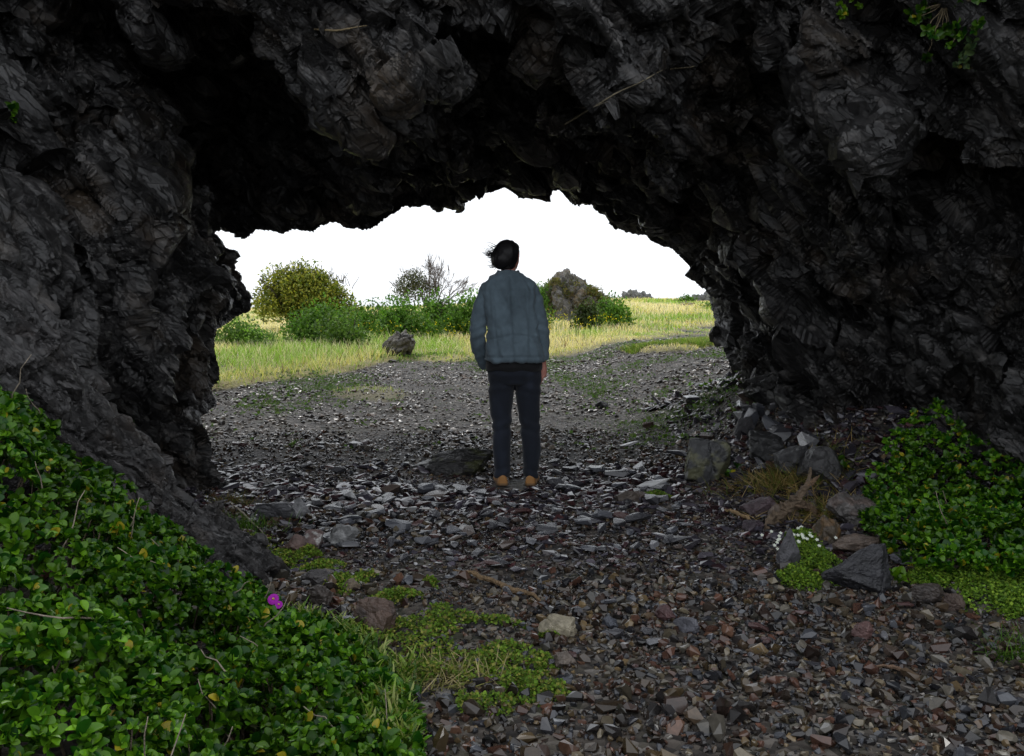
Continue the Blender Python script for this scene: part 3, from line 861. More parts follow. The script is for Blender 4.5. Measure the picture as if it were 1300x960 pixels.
# the larger slates, each a thing of its own
cols = {'dark grey': (.042, .042, .048), 'maroon': (.07, .035, .033), 'pale grey': (.12, .12, .13), 'blue grey': (.065, .068, .08), 'brown': (.075, .055, .045)}
stone_me = {}
for cn, cv in cols.items():
    for ti in range(0, 26, 2):
        Tv, Tf = TEMPL[ti]
        stone_me[cn, ti] = mesh_of(Tv, [Tf], np.array(cv)[None] * np.ones((len(Tv), 1)))
regions = [  # px0, px1, py0, py1, n, wmin, wmax
    (380, 620, 622, 700, 85, 16, 40), (620, 700, 630, 700, 36, 16, 38), (700, 880, 590, 700, 62, 15, 40), (480, 800, 700, 760, 30, 15, 30),
    (300, 560, 565, 622, 22, 12, 26), (700, 1200, 770, 865, 36, 16, 32), (860, 1000, 500, 600, 34, 14, 44), (940, 1085, 505, 615, 34, 20, 56)]
marks = {"the person's feet": (655, 622), 'the low mossy boulder': (577, 596), 'the layered slate block': (970, 520), 'the ribbed grey block': (1052, 600), 'the pale tan block': (709, 800), 'the white capped maroon rock': (394, 690), 'the black pointed boulder': (1100, 745),
         'the lichened grey boulder': (904, 600), 'the long pale flat slate': (830, 622), 'the thin orange brown root': (630, 748), 'the rounded brown bottom rock': (478, 790), 'the lone black rock': (766, 518)}
todo = {}
for (x0, x1, y0, y1, n, wmin, wmax) in regions:
    for k in range(n):
        px, py = random.uniform(x0, x1), random.uniform(y0, y1)
        if abs(px - 655) < 32 and abs(py - 620) < 14: continue
        g = ground_at(px, py)
        w_ = (wmin + (wmax - wmin) * random.random() ** 2) * g[1] / F
        cn = random.choices(list(cols), [5, 2.2, 1.6, 3, 1.4])[0]
        ti = random.randrange(0, 26, 2)
        o = obj('stone', stone_me[cn, ti], M_STONE)
        fl = random.uniform(.18, .36)
        o.scale = (w_, w_ * random.uniform(.55, .95), w_ * fl)
        tl_ = .38 if (px > 900 and py < 620) else .11
        o.rotation_euler = (random.gauss(0, tl_) - .04, random.gauss(0, tl_), random.uniform(0, 6.28))
        o.location = (g[0], g[1], g[2] + w_ * fl * .45 + .012)
        mk = min(marks, key=lambda q: math.hypot(px - marks[q][0], 1.6 * (py - marks[q][1])))
        dx, dy = px - marks[mk][0], 1.6 * (py - marks[mk][1])
        dr = ('right of' if dx > 0 else 'left of') if abs(dx) > abs(dy) else ('in front of' if dy > 0 else 'behind')
        todo.setdefault((cn, dr, mk), []).append((math.hypot(dx, dy), o))
ORD = ['nearest', 'second nearest', 'third nearest', 'fourth nearest', 'fifth nearest', 'sixth nearest', 'seventh nearest', 'eighth nearest', 'ninth nearest', 'tenth nearest', 'eleventh nearest', 'twelfth nearest', 'thirteenth nearest', 'fourteenth nearest', 'fifteenth nearest', 'sixteenth nearest', 'seventeenth nearest', 'eighteenth nearest']
for (cn, dr, mk), lst in todo.items():
    for i_, (d_, o) in enumerate(sorted(lst, key=lambda q: q[0])):
        if len(lst) == 1: lab = 'only %s slate stone %s %s' % (cn, dr, mk)
        elif i_ < 18: lab = '%s slate, %s of its colour %s %s' % (cn, ORD[i_], dr, mk)
        else: lab = 'outlying %s slate stone far %s %s' % (cn, dr, mk)
        tag(o, lab, 'stone', 'larger slate stones scattered over the gravel')
# a few unmistakable bright slates
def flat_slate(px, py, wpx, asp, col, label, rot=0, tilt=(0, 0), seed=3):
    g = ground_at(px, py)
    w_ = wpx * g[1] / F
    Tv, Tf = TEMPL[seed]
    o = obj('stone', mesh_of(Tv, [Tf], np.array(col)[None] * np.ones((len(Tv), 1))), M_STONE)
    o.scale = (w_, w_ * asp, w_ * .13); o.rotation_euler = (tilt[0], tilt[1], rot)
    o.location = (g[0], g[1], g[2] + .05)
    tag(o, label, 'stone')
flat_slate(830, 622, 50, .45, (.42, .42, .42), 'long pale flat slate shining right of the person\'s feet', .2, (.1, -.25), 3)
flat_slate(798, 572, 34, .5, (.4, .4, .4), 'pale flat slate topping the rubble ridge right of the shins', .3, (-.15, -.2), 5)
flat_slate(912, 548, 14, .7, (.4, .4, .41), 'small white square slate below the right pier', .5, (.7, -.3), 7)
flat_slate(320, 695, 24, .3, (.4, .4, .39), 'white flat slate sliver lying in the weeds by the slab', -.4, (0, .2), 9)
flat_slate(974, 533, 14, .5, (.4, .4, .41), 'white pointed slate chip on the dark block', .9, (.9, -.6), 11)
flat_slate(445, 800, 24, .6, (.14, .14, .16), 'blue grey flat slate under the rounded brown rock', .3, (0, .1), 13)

# ------------------------------------------------------------------ leaves and shrubs
def leaf_template(L=1., Wd=.62, curl=.18, cup=.16, rows=6):
    V = []; Fq = []
    for i in range(rows + 1):
        t = i / rows
        wv = Wd * .5 * (.08, .42, .8, 1.0, 1.0, .8, .3)[i]
        z = -curl * t * t
        V += [(-wv, t * L, z + cup * wv * 2), (0, t * L, z), (wv, t * L, z + cup * wv * 2)]
    for i in range(rows):
        a = i * 3
        Fq += [(a, a + 1, a + 4, a + 3), (a + 1, a + 2, a + 5, a + 4)]
    return np.array(V), np.array(Fq)
LEAFS = [leaf_template(curl=c, cup=k, Wd=w0) for c, k, w0 in ((.1, .3, .62), (.3, .2, .7), (.2, .4, .55), (-.12, .25, .62))]

def shoots(P, axis, L, pal, mb, per=(5, 8), young=.25, stem_mb=None):
    """rosettes of leaves at shoot tips P with axes"""
    tone_ = 1 + .7 * fbm(P * 4.0 + 3, 3, 88)
    for s in range(len(P)):
        n = random.randint(*per)
        a0 = random.uniform(0, 6.28)
        ax = axis[s]
        u = norm(np.cross(ax, [.3, .5, .81])); v = np.cross(ax, u)
        k = np.arange(n)
        phi = a0 + k * 2.4
        el = np.radians(15 + 55 * (k / n)) + rng.normal(0, .15, n)     # lower leaves open wide
        el = el[::-1]
        D = np.cos(el)[:, None] * (np.cos(phi)[:, None] * u + np.sin(phi)[:, None] * v) + np.sin(el)[:, None] * ax
        Nn = norm(ax + .25 * rng.normal(size=(n, 3)))
        X, Y, Z = frames(D, Nn)
        ln = L[s] * (1 - .45 * (k / n)) * rng.uniform(.8, 1.15, n)
        pos = P[s] + ax * (k / n * .5 - .3)[:, None] * L[s]
        c = pal[0] * (1 - k / n)[:, None] + pal[1] * (k / n)[:, None]
        c = c * rng.uniform(.65, 1.35, (n, 1)) * tone_[s]
        ye = rng.random(n) < .02
        c = np.where(ye[:, None], np.array([.32, .27, .02]), c)
        for q in range(len(LEAFS)):
            m_ = (k + s) % len(LEAFS) == q
            if m_.any():
                V, Fs, cc = inst(LEAFS[q][0], [LEAFS[q][1]], pos[m_], X[m_], Y[m_], Z[m_], np.repeat(ln[m_, None], 3, 1), c[m_])
                mb.add(V, Fs, cc)

def mound_shrub(name, ctrl, inside, n, Lr, label, cat, pal, seed, thick=.22, twigs=30, stemcol=(.12, .09, .06)):
    """a leafy mass whose canopy height is given by control points (world), with soil-dark stems below"""
    pts = np.array([[c[0], c[1]] for c in ctrl]); val = np.array([c[2] for c in ctrl])
    lo = pts.min(0) - .1; hi = pts.max(0) + .1
    q = rng.uniform(lo, hi, (n * 6, 2))
    z = rbf(pts, val, q)
    lump = fbm(np.concatenate([q * 3.0, np.zeros((len(q), 1)) + seed], 1), 3, seed)
    z = z + lump * .15
    z = np.maximum(z, gz(q[:, 0], q[:, 1], False) + .07 + .05 * lump)
    P = np.stack([q[:, 0], q[:, 1], z], -1)
    ok = inside(P) & (z > gz(q[:, 0], q[:, 1], False) - .02)
    P = P[ok][:n]
    dpt = rng.random(len(P)) ** 2.2 * thick
    P[:, 2] -= dpt
    e = .02
    gx = (rbf(pts, val, P[:, :2] + [e, 0]) - rbf(pts, val, P[:, :2] - [e, 0])) / (2 * e)
    gy = (rbf(pts, val, P[:, :2] + [0, e]) - rbf(pts, val, P[:, :2] - [0, e])) / (2 * e)
    ax = norm(np.stack([-gx, -gy, np.ones(len(P))], -1) * np.array([.8, .8, 1]) + rng.normal(0, .45, (len(P), 3)) + np.array([0, -.25, .1]))
    base = P.mean(0); base[2] = float(gz(base[0:1], base[1:2])[0])
    root = empty(name, base, label, cat)
    mb = MB()
    L = rng.uniform(*Lr, len(P))
    shoots(P - base, ax, L, pal, mb)
    mb.build('foliage', M_LEAF, root, True)
    sm = MB()
    for s in rng.choice(len(P), min(len(P), twigs * 6), replace=False):
        a = P[s] - base
        b = a - ax[s] * .16 - np.array([0, 0, .14])
        V, Fs = tube(wobble(b, a, 6, .12, s), np.linspace(.0045, .002, 6), 5); sm.add(V, Fs, stemcol)
    sm.build('stems', M_WOOD, root, True)
    for s in rng.choice(len(P), twigs, replace=False):
        tm = MB()
        a = P[s] - base
        d = norm(ax[s] + np.array([rng.normal(), rng.normal() * .5 - .3, .2])) * rng.uniform(.08, .2)
        V, Fs = tube(wobble(a - d * .3, a + d, 6, .12, s), np.linspace(.003, .0012, 6), 5); tm.add(V, Fs, (.3, .25, .19)); tm.build('dry_twig', M_WOOD, root, True)
    return root, P

# left foreground shrub
ctl = []
for px, py, Y in [(-120, 450, 2.6), (0, 492, 2.8), (60, 545, 2.95), (120, 590, 3.05), (200, 648, 3.2), (300, 722, 3.35), (372, 765, 3.35), (440, 805, 2.95), (500, 850, 2.75), (540, 900, 2.5),
                  (0, 700, 2.2), (150, 760, 2.4), (300, 830, 2.5), (0, 870, 1.85), (200, 880, 2.05), (400, 890, 2.3), (-200, 700, 2.1), (-300, 950, 1.6), (100, 980, 1.75), (480, 960, 2.1)]:
    ctl.append(at(px, py, Y))
def in_left(P):
    px, py = proj(P)
    ll = np.interp(px, [-500, -60, 0, 60, 100, 150, 200, 250, 300, 340, 372, 440, 500, 530, 560], [420, 470, 492, 525, 575, 603, 650, 690, 722, 748, 765, 803, 850, 890, 1100])
    return (py > ll) & (P[:, 1] > 1.45)
PALG = (np.array([.010, .055, .004]), np.array([.115, .25, .01]))
shrub_l, PL = mound_shrub('leafy_shrub', ctl, in_left, 5200, (.026, .052), 'big glossy green leafy shrub filling the bottom left corner beneath the slab', 'shrub', PALG, 21, thick=.22, twigs=60)

# right shrub
ctr_ = []
for px, py, Y in [(1110, 590, 4.9), (1150, 545, 5.0), (1190, 505, 5.05), (1240, 560, 4.95), (1300, 520, 5.0), (1400, 480, 5.0), (1110, 650, 4.6), (1140, 690, 4.3), (1200, 650, 4.4), (1300, 640, 4.3), (1400, 650, 4.2),
                  (1500, 600, 4.4), (1210, 590, 4.75)]:
    ctr_.append(at(px, py, Y))
for px, py in [(1130, 695), (1200, 708), (1260, 712), (1330, 722), (1420, 745)]:
    ctr_.append(ground_at(px, py) + np.array([0, 0.1, .14]))
def in_right(P):
    px, py = proj(P)
    top = np.interp(px, [1085, 1100, 1130, 1160, 1190, 1215, 1240, 1262, 1290, 1320, 1500], [640, 585, 555, 512, 500, 530, 560, 545, 530, 505, 480])
    bot = np.interp(px, [1085, 1110, 1150, 1180, 1230, 1300, 1500], [665, 690, 703, 710, 716, 720, 740])
    return (py > top) & (py < bot) & (px > 1092)
shrub_r, PR = mound_shrub('leafy_shrub', ctr_, in_right, 3600, (.032, .058), 'dense glossy green leafy shrub climbing the base of the right pier', 'shrub', PALG, 33, thick=.3, twigs=18)

# small sprigs growing out of the rock: at a pixel on the rock
def sprig(px, py, n, L, name, label, cat, pal, spread=.05, rock=True, group=None):
    if rock:
        p, nn = on_rock(px, py)
        if p is None: return
    else:
        p = ground_at(px, py); nn = np.array([0, -.2, 1.])
    root = empty(name, p, label, cat, group)
    mb = MB()
    P = rng.normal(0, spread, (n, 3)) * np.array([1, .6, .8]); P += nn * .02
    ax = norm(nn + np.array([0, -.3, .5]) + rng.normal(0, .35, (n, 3)))
    shoots(P, ax, np.full(n, L) * rng.uniform(.7, 1.2, n), pal, mb)
    mb.build('leaves', M_LEAF, root, True)
    sm = MB()
    for s in range(n):
        V, Fs = tube(wobble(P[s] * .2 - nn * .02, P[s], 5, .1, s), np.linspace(.003, .0015, 5), 5); sm.add(V, Fs, (.14, .11, .06))
    sm.build('stems', M_WOOD, root, True)
PALP = (np.array([.06, .12, .06]), np.array([.14, .2, .06]))
sprig(158, 546, 3, .06, 'succulent_plant', 'small round leaved succulent in the crack of the left pier', 'plant', PALP, .02)
sprig(12, 152, 4, .05, 'leafy_sprig', 'small green sprig on the left pier near the frame edge', 'plant', PALG, .03)
sprig(1200, 8, 26, .05, 'leafy_plant', 'dark green bushy plant hanging at the top of the right rock', 'plant', (PALG[0] * .8, PALG[1] * .7), .13)
sprig(1222, 38, 6, .045, 'leafy_plant', 'small leafy plant just under the hanging bushy plant', 'plant', PALG, .05)
sprig(1080, 6, 5, .04, 'leafy_plant', 'tiny green sprig at the top edge of the rock face', 'plant', (PALG[1], PALG[1]), .03)
sprig(1228, 56, 2, .06, 'succulent_plant', 'upper pale rosette succulent on the right rock', 'plant', PALP, .02)
sprig(1232, 74, 2, .055, 'succulent_plant', 'middle pale rosette succulent on the right rock', 'plant', (PALP[0] * 1.4, PALP[1] * 1.3), .02)
sprig(1226, 86, 2, .045, 'succulent_plant', 'lowest pale rosette succulent on the right rock', 'plant', (PALP[0] * 1.4, PALP[1] * 1.3), .02)
sprig(1068, 602, 6, .05, 'leafy_plant', 'small bright leafy plant at the foot of the ribbed grey block', 'plant', PALG, .07, False)
sprig(932, 607, 3, .05, 'leafy_plant', 'tiny weed by the dark grey boulder with lichen', 'plant', PALG, .04, False)
sprig(1130, 745, 2, .06, 'leafy_plant', 'round leaved seedling beside the black pointed boulder', 'plant', (PALG[1], PALG[1]), .03, False)
sprig(905, 492, 9, .05, 'leafy_plant', 'bright weed clump against the far foot of the right pier', 'plant', (PALG[1], PALG[1] * 1.2), .12, False)
sprig(845, 560, 3, .04, 'leafy_plant', 'small weed in the gravel near the rubble ridge', 'plant', (PALG[1], PALG[1]), .04, False)
sprig(1185, 700, 8, .055, 'leafy_plant', 'low leafy offshoot at the lower left end of the right shrub', 'plant', PALG, .1, False)

# ------------------------------------------------------------------ blades, ground cover
BLADE_V = np.array([(-.5, 0, 0), (.5, 0, 0), (-.4, .45, .02), (.4, .45, .02), (-.22, .8, .12), (.22, .8, .12), (0, 1, .24)], float)
BLADE_F = [np.array([(0, 1, 3, 2), (2, 3, 5, 4)]), np.array([(4, 5, 6)])]
def blades(P, h, wd, col, lean=.35):
    n = len(P)
    a = rng.uniform(0, 6.28, n)
    D = norm(np.stack([np.cos(a) * lean, np.sin(a) * lean, np.ones(n)], -1) * 1.0 + rng.normal(0, lean * .5, (n, 3)))
    Nn = np.stack([np.cos(a), np.sin(a), 0.1 + 0 * a], -1)
    X, Y, Z = frames(D, Nn)
    S = np.stack([wd, h, h], -1)
    return inst(BLADE_V, BLADE_F, P, X, Y, Z, S, col)

def tuft(px, py, r, n, h, wd, cols_, name, label, cat='grass tuft', lean=.8, ground=True):
    g = ground_at(px, py)
    root = empty(name, g, label, cat)
    q = rng.normal(0, r, (n, 2)) * np.array([1, .7])
    z = gz(g[0] + q[:, 0], g[1] + q[:, 1]) - g[2]
    P = np.stack([q[:, 0], q[:, 1], z], -1)
    c = cols_[rng.integers(0, len(cols_), n)] * rng.uniform(.7, 1.3, (n, 1))
    mb = MB(); V, Fs, cc = blades(P, h * rng.uniform(.5, 1.2, n), np.full(n, wd), c, lean); mb.add(V, Fs, cc)
    mb.build('blades', M_GRASS, root)
    return root
DRY = np.array([(.17, .12, .04), (.1, .11, .02), (.25, .18, .08), (.06, .08, .015), (.12, .08, .03)])
GRN = np.array([(.06, .14, .015), (.1, .17, .02), (.04, .1, .01)])
tuft(1004, 610, .17, 1800, .15, .0045, DRY * 1.5, 'grass_tuft', 'mound of dry yellow brown grass beside the driftwood', lean=1.2)
tuft(1040, 650, .15, 1100, .11, .004, DRY * 1.5, 'grass_tuft', 'brown grass mat between driftwood and grey brown rock', lean=1.2)
tuft(560, 862, .09, 420, .09, .004, np.array([(.4, .33, .17), (.3, .27, .12), (.2, .2, .06)]), 'grass_tuft', 'straw coloured curled grass tuft at the bottom of the weeds', lean=1.4)
tuft(1290, 835, .06, 120, .14, .004, GRN, 'grass_tuft', 'thin green grass tuft on the gravel at the lower right corner', lean=.9)
tuft(305, 672, .1, 350, .09, .004, GRN, 'grass_tuft', 'short green grass at the foot of the left pier', lean=.7)
tuft(295, 640, .07, 200, .1, .003, DRY, 'grass_tuft', 'thin dry grass in the hollow of the left pier foot', lean=.9)
tuft(900, 505, .45, 2600, .06, .004, GRN, 'grass_tuft', 'fine grass on the gravel bank below the right pier', lean=.9)

# small-leaved ground cover
SM_V = np.array([(0, 0, 0), (.4, .45, .08), (0, 1, 0), (-.4, .45, .08)], float); SM_F = [np.array([(0, 1, 2, 3)])]
def smalls(P, s, col, up=1.0):
    n = len(P)
    D = norm(rng.normal(size=(n, 3)) * np.array([1, 1, .5]) + np.array([0, 0, .2]))
    Nn = norm(rng.normal(size=(n, 3)) * .5 + np.array([0, -.2, up]))
    X, Y, Z = frames(D, Nn)
    return inst(SM_V, SM_F, P, X, Y, Z, np.repeat(np.asarray(s)[:, None], 3, 1), col)

def cover(ell, n, s, h, cols_, name, label, cat, flowers=None, kind=None):
    """low mat over pixel ellipses (px,py,rx,ry)"""
    mbb = MB(); cen = ground_at(ell[0][0], ell[0][1])
    root = empty(name, cen, label, cat) if cat else None
    base = cen if cat else np.zeros(3)
    for (px, py, rx, ry) in ell:
        a = rng.uniform(0, 6.28, n); r = rng.random(n) ** .6
        c0 = ground_at(px, py)
        ex = rx * c0[1] / F; ey = ry * c0[1] ** 2 / (F * CAM_H)
        qx = c0[0] + ex * r * np.cos(a); qy = c0[1] + ey * r * np.sin(a)
        hh = h * (1 - r ** 2) * (.6 + .6 * (fbm(np.stack([qx * 14, qy * 14, 0 * qx], -1), 2, 3) + .5)) * rng.random(n) ** .5
        rag = fbm(np.stack([qx * 7, qy * 7, 0 * qx + 3], -1), 4, 29) + .35 * (1 - r)
        kp = rag > (-.02 if not cat else -.12)
        qx, qy, hh = qx[kp], qy[kp], hh[kp]
        P = np.stack([qx, qy, gz(qx, qy) + np.maximum(hh, .002)], -1) - base
        V, Fs, cc = smalls(P, s * rng.uniform(.6, 1.3, len(P)), cols_[rng.integers(0, len(cols_), len(P))] * rng.uniform(.6, 1.4, (len(P), 1)))
        mbb.add(V, Fs, cc)
    if cat: mbb.build('foliage', M_GRASS, root)
    else: tag(mbb.build(name, M_GRASS), label, None, None, 'stuff')
    if flowers and cat:
        for (fx, fy) in flowers:
            fm = MB()
            g = ground_at(fx, fy) + np.array([0, 0, h]) - base
            for k in range(5):
                a = k * 1.257
                V = np.array([(0, 0, 0), (.5, .3, .1), (0, 1, .15), (-.5, .3, .1)]) * .011
                R = np.array(Matrix.Rotation(a, 3, 'Z')); tl = np.array(Matrix.Rotation(.7, 3, 'X'))
                fm.add(V @ R.T @ tl.T + g, [np.array([(0, 1, 2, 3)])], (.8, .8, .8))
            fm.build('flower', M_PETAL, root)
    return root
LIME = np.array([(.14, .24, .025), (.1, .19, .02), (.19, .28, .03), (.07, .13, .02)])
fl = [(1015 + rng.normal() * 17, 694 + rng.normal() * 7) for _ in range(30)] + [(986, 704), (989, 700), (983, 708)]
cover([(1035, 712, 32, 28), (1014, 736, 32, 14), (1022, 690, 24, 16), (1045, 725, 22, 18)], 2400, .014, .06, LIME, 'cress_mat', 'lime green cress mat with tiny white flowers on the gravel', 'cress', flowers=fl)
cover([(1265, 755, 48, 28), (1240, 738, 36, 16), (1300, 772, 34, 20), (1180, 738, 26, 12), (1290, 745, 40, 20)], 2600, .014, .07, LIME * 1.2, 'ground_cover_mat', 'fine light green mat below the right shrub', 'ground cover')
WEED = np.array([(.1, .19, .02), (.17, .27, .03), (.07, .12, .015), (.24, .24, .05)])
cover([(560, 790, 60, 22), (620, 800, 50, 16), (640, 840, 60, 26), (520, 830, 60, 40), (590, 850, 60, 30), (430, 745, 40, 14), (350, 715, 40, 16), (320, 690, 40, 14), (410, 720, 30, 9),
       (545, 745, 16, 6), (500, 762, 40, 10), (660, 870, 50, 20), (470, 735, 24, 8), (830, 632, 26, 5), (390, 705, 20, 6), (690, 845, 20, 14), (700, 880, 60, 14), (600, 900, 90, 20), (480, 800, 50, 24), (540, 860, 70, 24), (700, 810, 16, 10)],
      1500, .014, .04, WEED, 'weeds', 'low bright weeds creeping over the gravel at the bottom', None)
# thin sprinkling of green on the far gravel
n = 46000
qx = rng.uniform(-6, 8, n); qy = rng.uniform(7, 18, n)
P = np.stack([qx, qy, gz(qx, qy)], -1)
px, py = proj(P)
dens = .04 + .8 * sstep(.1, .5, fbm(np.stack([qx * .8, qy * .6, 0 * qx], -1), 3, 17) + .22 * sstep(760, 860, px) + .2 * sstep(430, 300, px) + .25 * sstep(2, 22, 30 - np.abs(py - np.interp(px, GL[:, 0], GL[:, 1]))))
k = rng.random(n) < dens
P = P[k & (rng.random(n) < .45)]; P = P + rng.normal(0, .03, P.shape) * [1, 1, .1]
P = np.repeat(P, 4, 0) + rng.normal(0, .035, (len(P) * 4, 3)) * [1, 1, .15]; P[:, 2] += .02
mb = MB(); V, Fs, cc = smalls(P, rng.uniform(.02, .05, len(P)), np.array([(.12, .2, .07), (.09, .15, .03), (.15, .2, .08)])[rng.integers(0, 3, len(P))]); mb.add(V, Fs, cc)
tag(mb.build('creeping_weeds', M_GRASS), 'thin green weeds sprinkled over the gravel beyond the arch', None, None, 'stuff')

# longer-leaved weeds at the lower end of the left shrub
mb = MB()
P = []
for _ in range(900):
    px, py = random.uniform(340, 520), random.uniform(780, 960)
    if py < np.interp(px, [340, 400, 450, 520], [770, 785, 805, 850]): continue
    P.append(ground_at(px, py))
P = np.array(P); P[:, 2] += rng.uniform(-.01, .04, len(P))
P2 = np.repeat(P, 6, 0) + rng.normal(0, .015, (len(P) * 6, 3)) * [1, 1, .3]
V, Fs, cc = blades(P2, rng.uniform(.025, .07, len(P2)), rng.uniform(.006, .013, len(P2)), np.array([(.08, .17, .015), (.18, .28, .03), (.05, .12, .012), (.3, .34, .1)])[rng.integers(0, 4, len(P2))] * rng.uniform(.7, 1.2, (len(P2), 1)), .7)
mb.add(V, Fs, cc)
tag(mb.build('leafy_weeds', M_LEAF), 'narrow leaved pale green weeds at the lower edge of the left shrub', None, None, 'stuff')

# magenta flower and little yellow flowers
def flower(p, r, npet, col, ccol, name, label, stem=.06, group=None, cat='flower'):
    root = empty(name, p, label, cat, group)
    mb = MB()
    for k in range(npet):
        a = k * 2 * math.pi / npet
        V = np.array([(0, 0, 0), (.32, .5, .12), (.2, 1, .1), (-.2, 1, .1), (-.32, .5, .12)]) * r
        R = np.array(Matrix.Rotation(.9, 3, 'X') @ Matrix.Rotation(a, 3, 'Z'))
        mb.add(V @ R.T, [np.array([(0, 1, 2, 3, 4)])], col)
    mb.build('petals', M_PETAL, root)
    mb = MB(); V, Fs = tube([(0, .004, -.003), (0, -.002, .004)], [r * .25, r * .2], 8); mb.add(V, Fs, ccol); mb.build('flower_centre', M_PETAL, root)
    mb = MB(); V, Fs = tube([(0, .01, -stem), (0.002, .006, -stem * .5), (0, .003, 0)], .0022, 5); mb.add(V, Fs, (.07, .13, .03)); mb.build('stem', M_FOL, root)
flower(at(347, 761, 3.0), .02, 12, (.5, .03, .55), (.6, .5, .1), 'magenta_flower', 'single magenta daisy flower above the left shrub leaves', .12)
flower(at(354, 768, 2.98), .014, 12, (.5, .03, .55), (.6, .5, .1), 'magenta_flower', 'smaller magenta bloom just right under the magenta daisy', .1)

# ------------------------------------------------------------------ driftwood, roots, sticks
def branch_thing(name, label, cat, paths, mat=M_WOOD, group=None):
    """paths: list of (partname, pts world, radii, colour, sides)"""
    base = np.asarray(paths[0][1][0], float)
    root = empty(name, base, label, cat, group)
    for pn, pts, rad, col, ns in paths:
        pts = np.asarray(pts, float) - base
        m_ = max(18, len(pts) * 6)
        kk = np.linspace(0, 1, len(pts)); tt = np.linspace(0, 1, m_)
        P = np.stack([np.interp(tt, kk, pts[:, i]) for i in range(3)], -1)
        for _ in range(3): P[1:-1] = (P[:-2] + 2 * P[1:-1] + P[2:]) / 4
        R = np.interp(tt, np.linspace(0, 1, len(rad)), rad)
        P = P + (fbm(np.stack([tt * 9, tt * 0, tt * 0 + len(pn)], -1), 3, 3)[:, None]) * R[:, None] * .8
        mb = MB(); V, Fs = tube(P, R, ns, jit=.22 if ns > 9 else .1); mb.add(V, Fs, col); mb.build(pn, mat, root, False)
    return root
DY = 4.75
a = lambda x, y, d=DY: at(x, y, d)
branch_thing('driftwood', 'twisted brown driftwood stump with a forked root under the right pier', 'driftwood', [
    ('trunk', [a(972, 670, 4.6), a(988, 655), a(1003, 644), a(1016, 627), a(1026, 615), a(1029, 594, 4.8)], [.02, .045, .034, .022, .015, .005], (.12, .085, .055), 16),
    ('branch', [a(1008, 640), a(1022, 640), a(1032, 650), a(1034, 660)], [.026, .022, .018, .008], (.12, .08, .05), 12),
    ('branch', [a(1024, 616), a(1032, 612), a(1040, 604, 4.8)], [.014, .012, .004], (.16, .1, .06), 10),
    ('root', [a(1000, 650), a(1010, 664), a(1000, 672, 4.6)], [.03, .028, .01], (.08, .055, .038), 12)])
branch_thing('stick', 'short orange brown stick left of the driftwood', 'stick', [('wood', [ground_at(920, 652) + [0, 0, .02], ground_at(935, 658) + [0, 0, .03], ground_at(952, 664) + [0, 0, .02]], [.006, .012, .01], (.26, .17, .08), 8)])
branch_thing('root', 'thin orange brown root lying across the gravel below the slate bed', 'root', [
    ('wood', [ground_at(x, y) + [0, 0, .02] for x, y in ((575, 730), (592, 733), (612, 740), (632, 746), (655, 755), (672, 760), (686, 768))], [.004, .009, .012, .01, .013, .009, .005], (.17, .11, .055), 7),
    ('side_shoot', [ground_at(x, y) + [0, 0, .02] for x, y in ((632, 746), (640, 752), (636, 760))], [.007, .005, .003], (.15, .1, .05), 6)])
branch_thing('stick', 'pale bare twig lying at the foot of the left pier', 'stick', [('wood', [ground_at(293, 650) + [0, 0, .05], ground_at(312, 662) + [0, 0, .03], ground_at(336, 684) + [0, 0, .02]], [.004, .005, .003], (.3, .26, .2), 6)])
branch_thing('stick', 'fine dry twig in front of the black pointed boulder', 'stick', [('wood', [ground_at(1088, 785) + [0, 0, .02], ground_at(1104, 776) + [0, 0, .03], ground_at(1118, 768) + [0, 0, .02]], [.003, .003, .002], (.22, .17, .12), 6)])
branch_thing('stick', 'dark bent stick on the gravel at the bottom right', 'stick', [('wood', [ground_at(1105, 850) + [0, 0, .01], ground_at(1140, 856) + [0, 0, .02], ground_at(1170, 868) + [0, 0, .01]], [.004, .007, .004], (.13, .08, .05), 6)])

def rock_strand(pix, r, col, name, label):
    pts = []
    for (x0, y0), (x1, y1) in zip(pix[:-1], pix[1:]):
        for t in np.linspace(0, 1, 7, endpoint=False):
            p, nn = on_rock(x0 + (x1 - x0) * t, y0 + (y1 - y0) * t)
            if p is not None: pts.append(p + nn * r * .5 + np.array([0, -.01, 0]))
    if len(pts) < 4: return
    pts = np.array(pts)
    for _ in range(3): pts[1:-1] = (pts[:-2] + 2 * pts[1:-1] + pts[2:]) / 4
    root = empty(name, pts[0], label, 'root')
    mb = MB(); V, Fs = tube(pts - pts[0], np.linspace(r, r * .4, len(pts)), 5, jit=.15); mb.add(V, Fs, col); mb.build('wood', M_WOOD, root, True)
    return root
rock_strand([(717, 158), (748, 140), (780, 120), (815, 104), (850, 84)], .006, (.2, .17, .11), 'dry_root', 'pale dry root crossing the rock face above the opening')
rock_strand([(728, 137), (750, 138), (775, 128)], .004, (.17, .15, .11), 'dry_root', 'short dry root beside the long pale root')
rock_strand([(850, 88), (880, 86), (905, 70)], .004, (.2, .17, .11), 'dry_root', 'thin dry root running right from the end of the long pale root')
rock_strand([(400, 38), (430, 40), (450, 36), (470, 33)], .006, (.22, .17, .09), 'dry_root', 'yellowish dry root on the upper rock face left of centre')

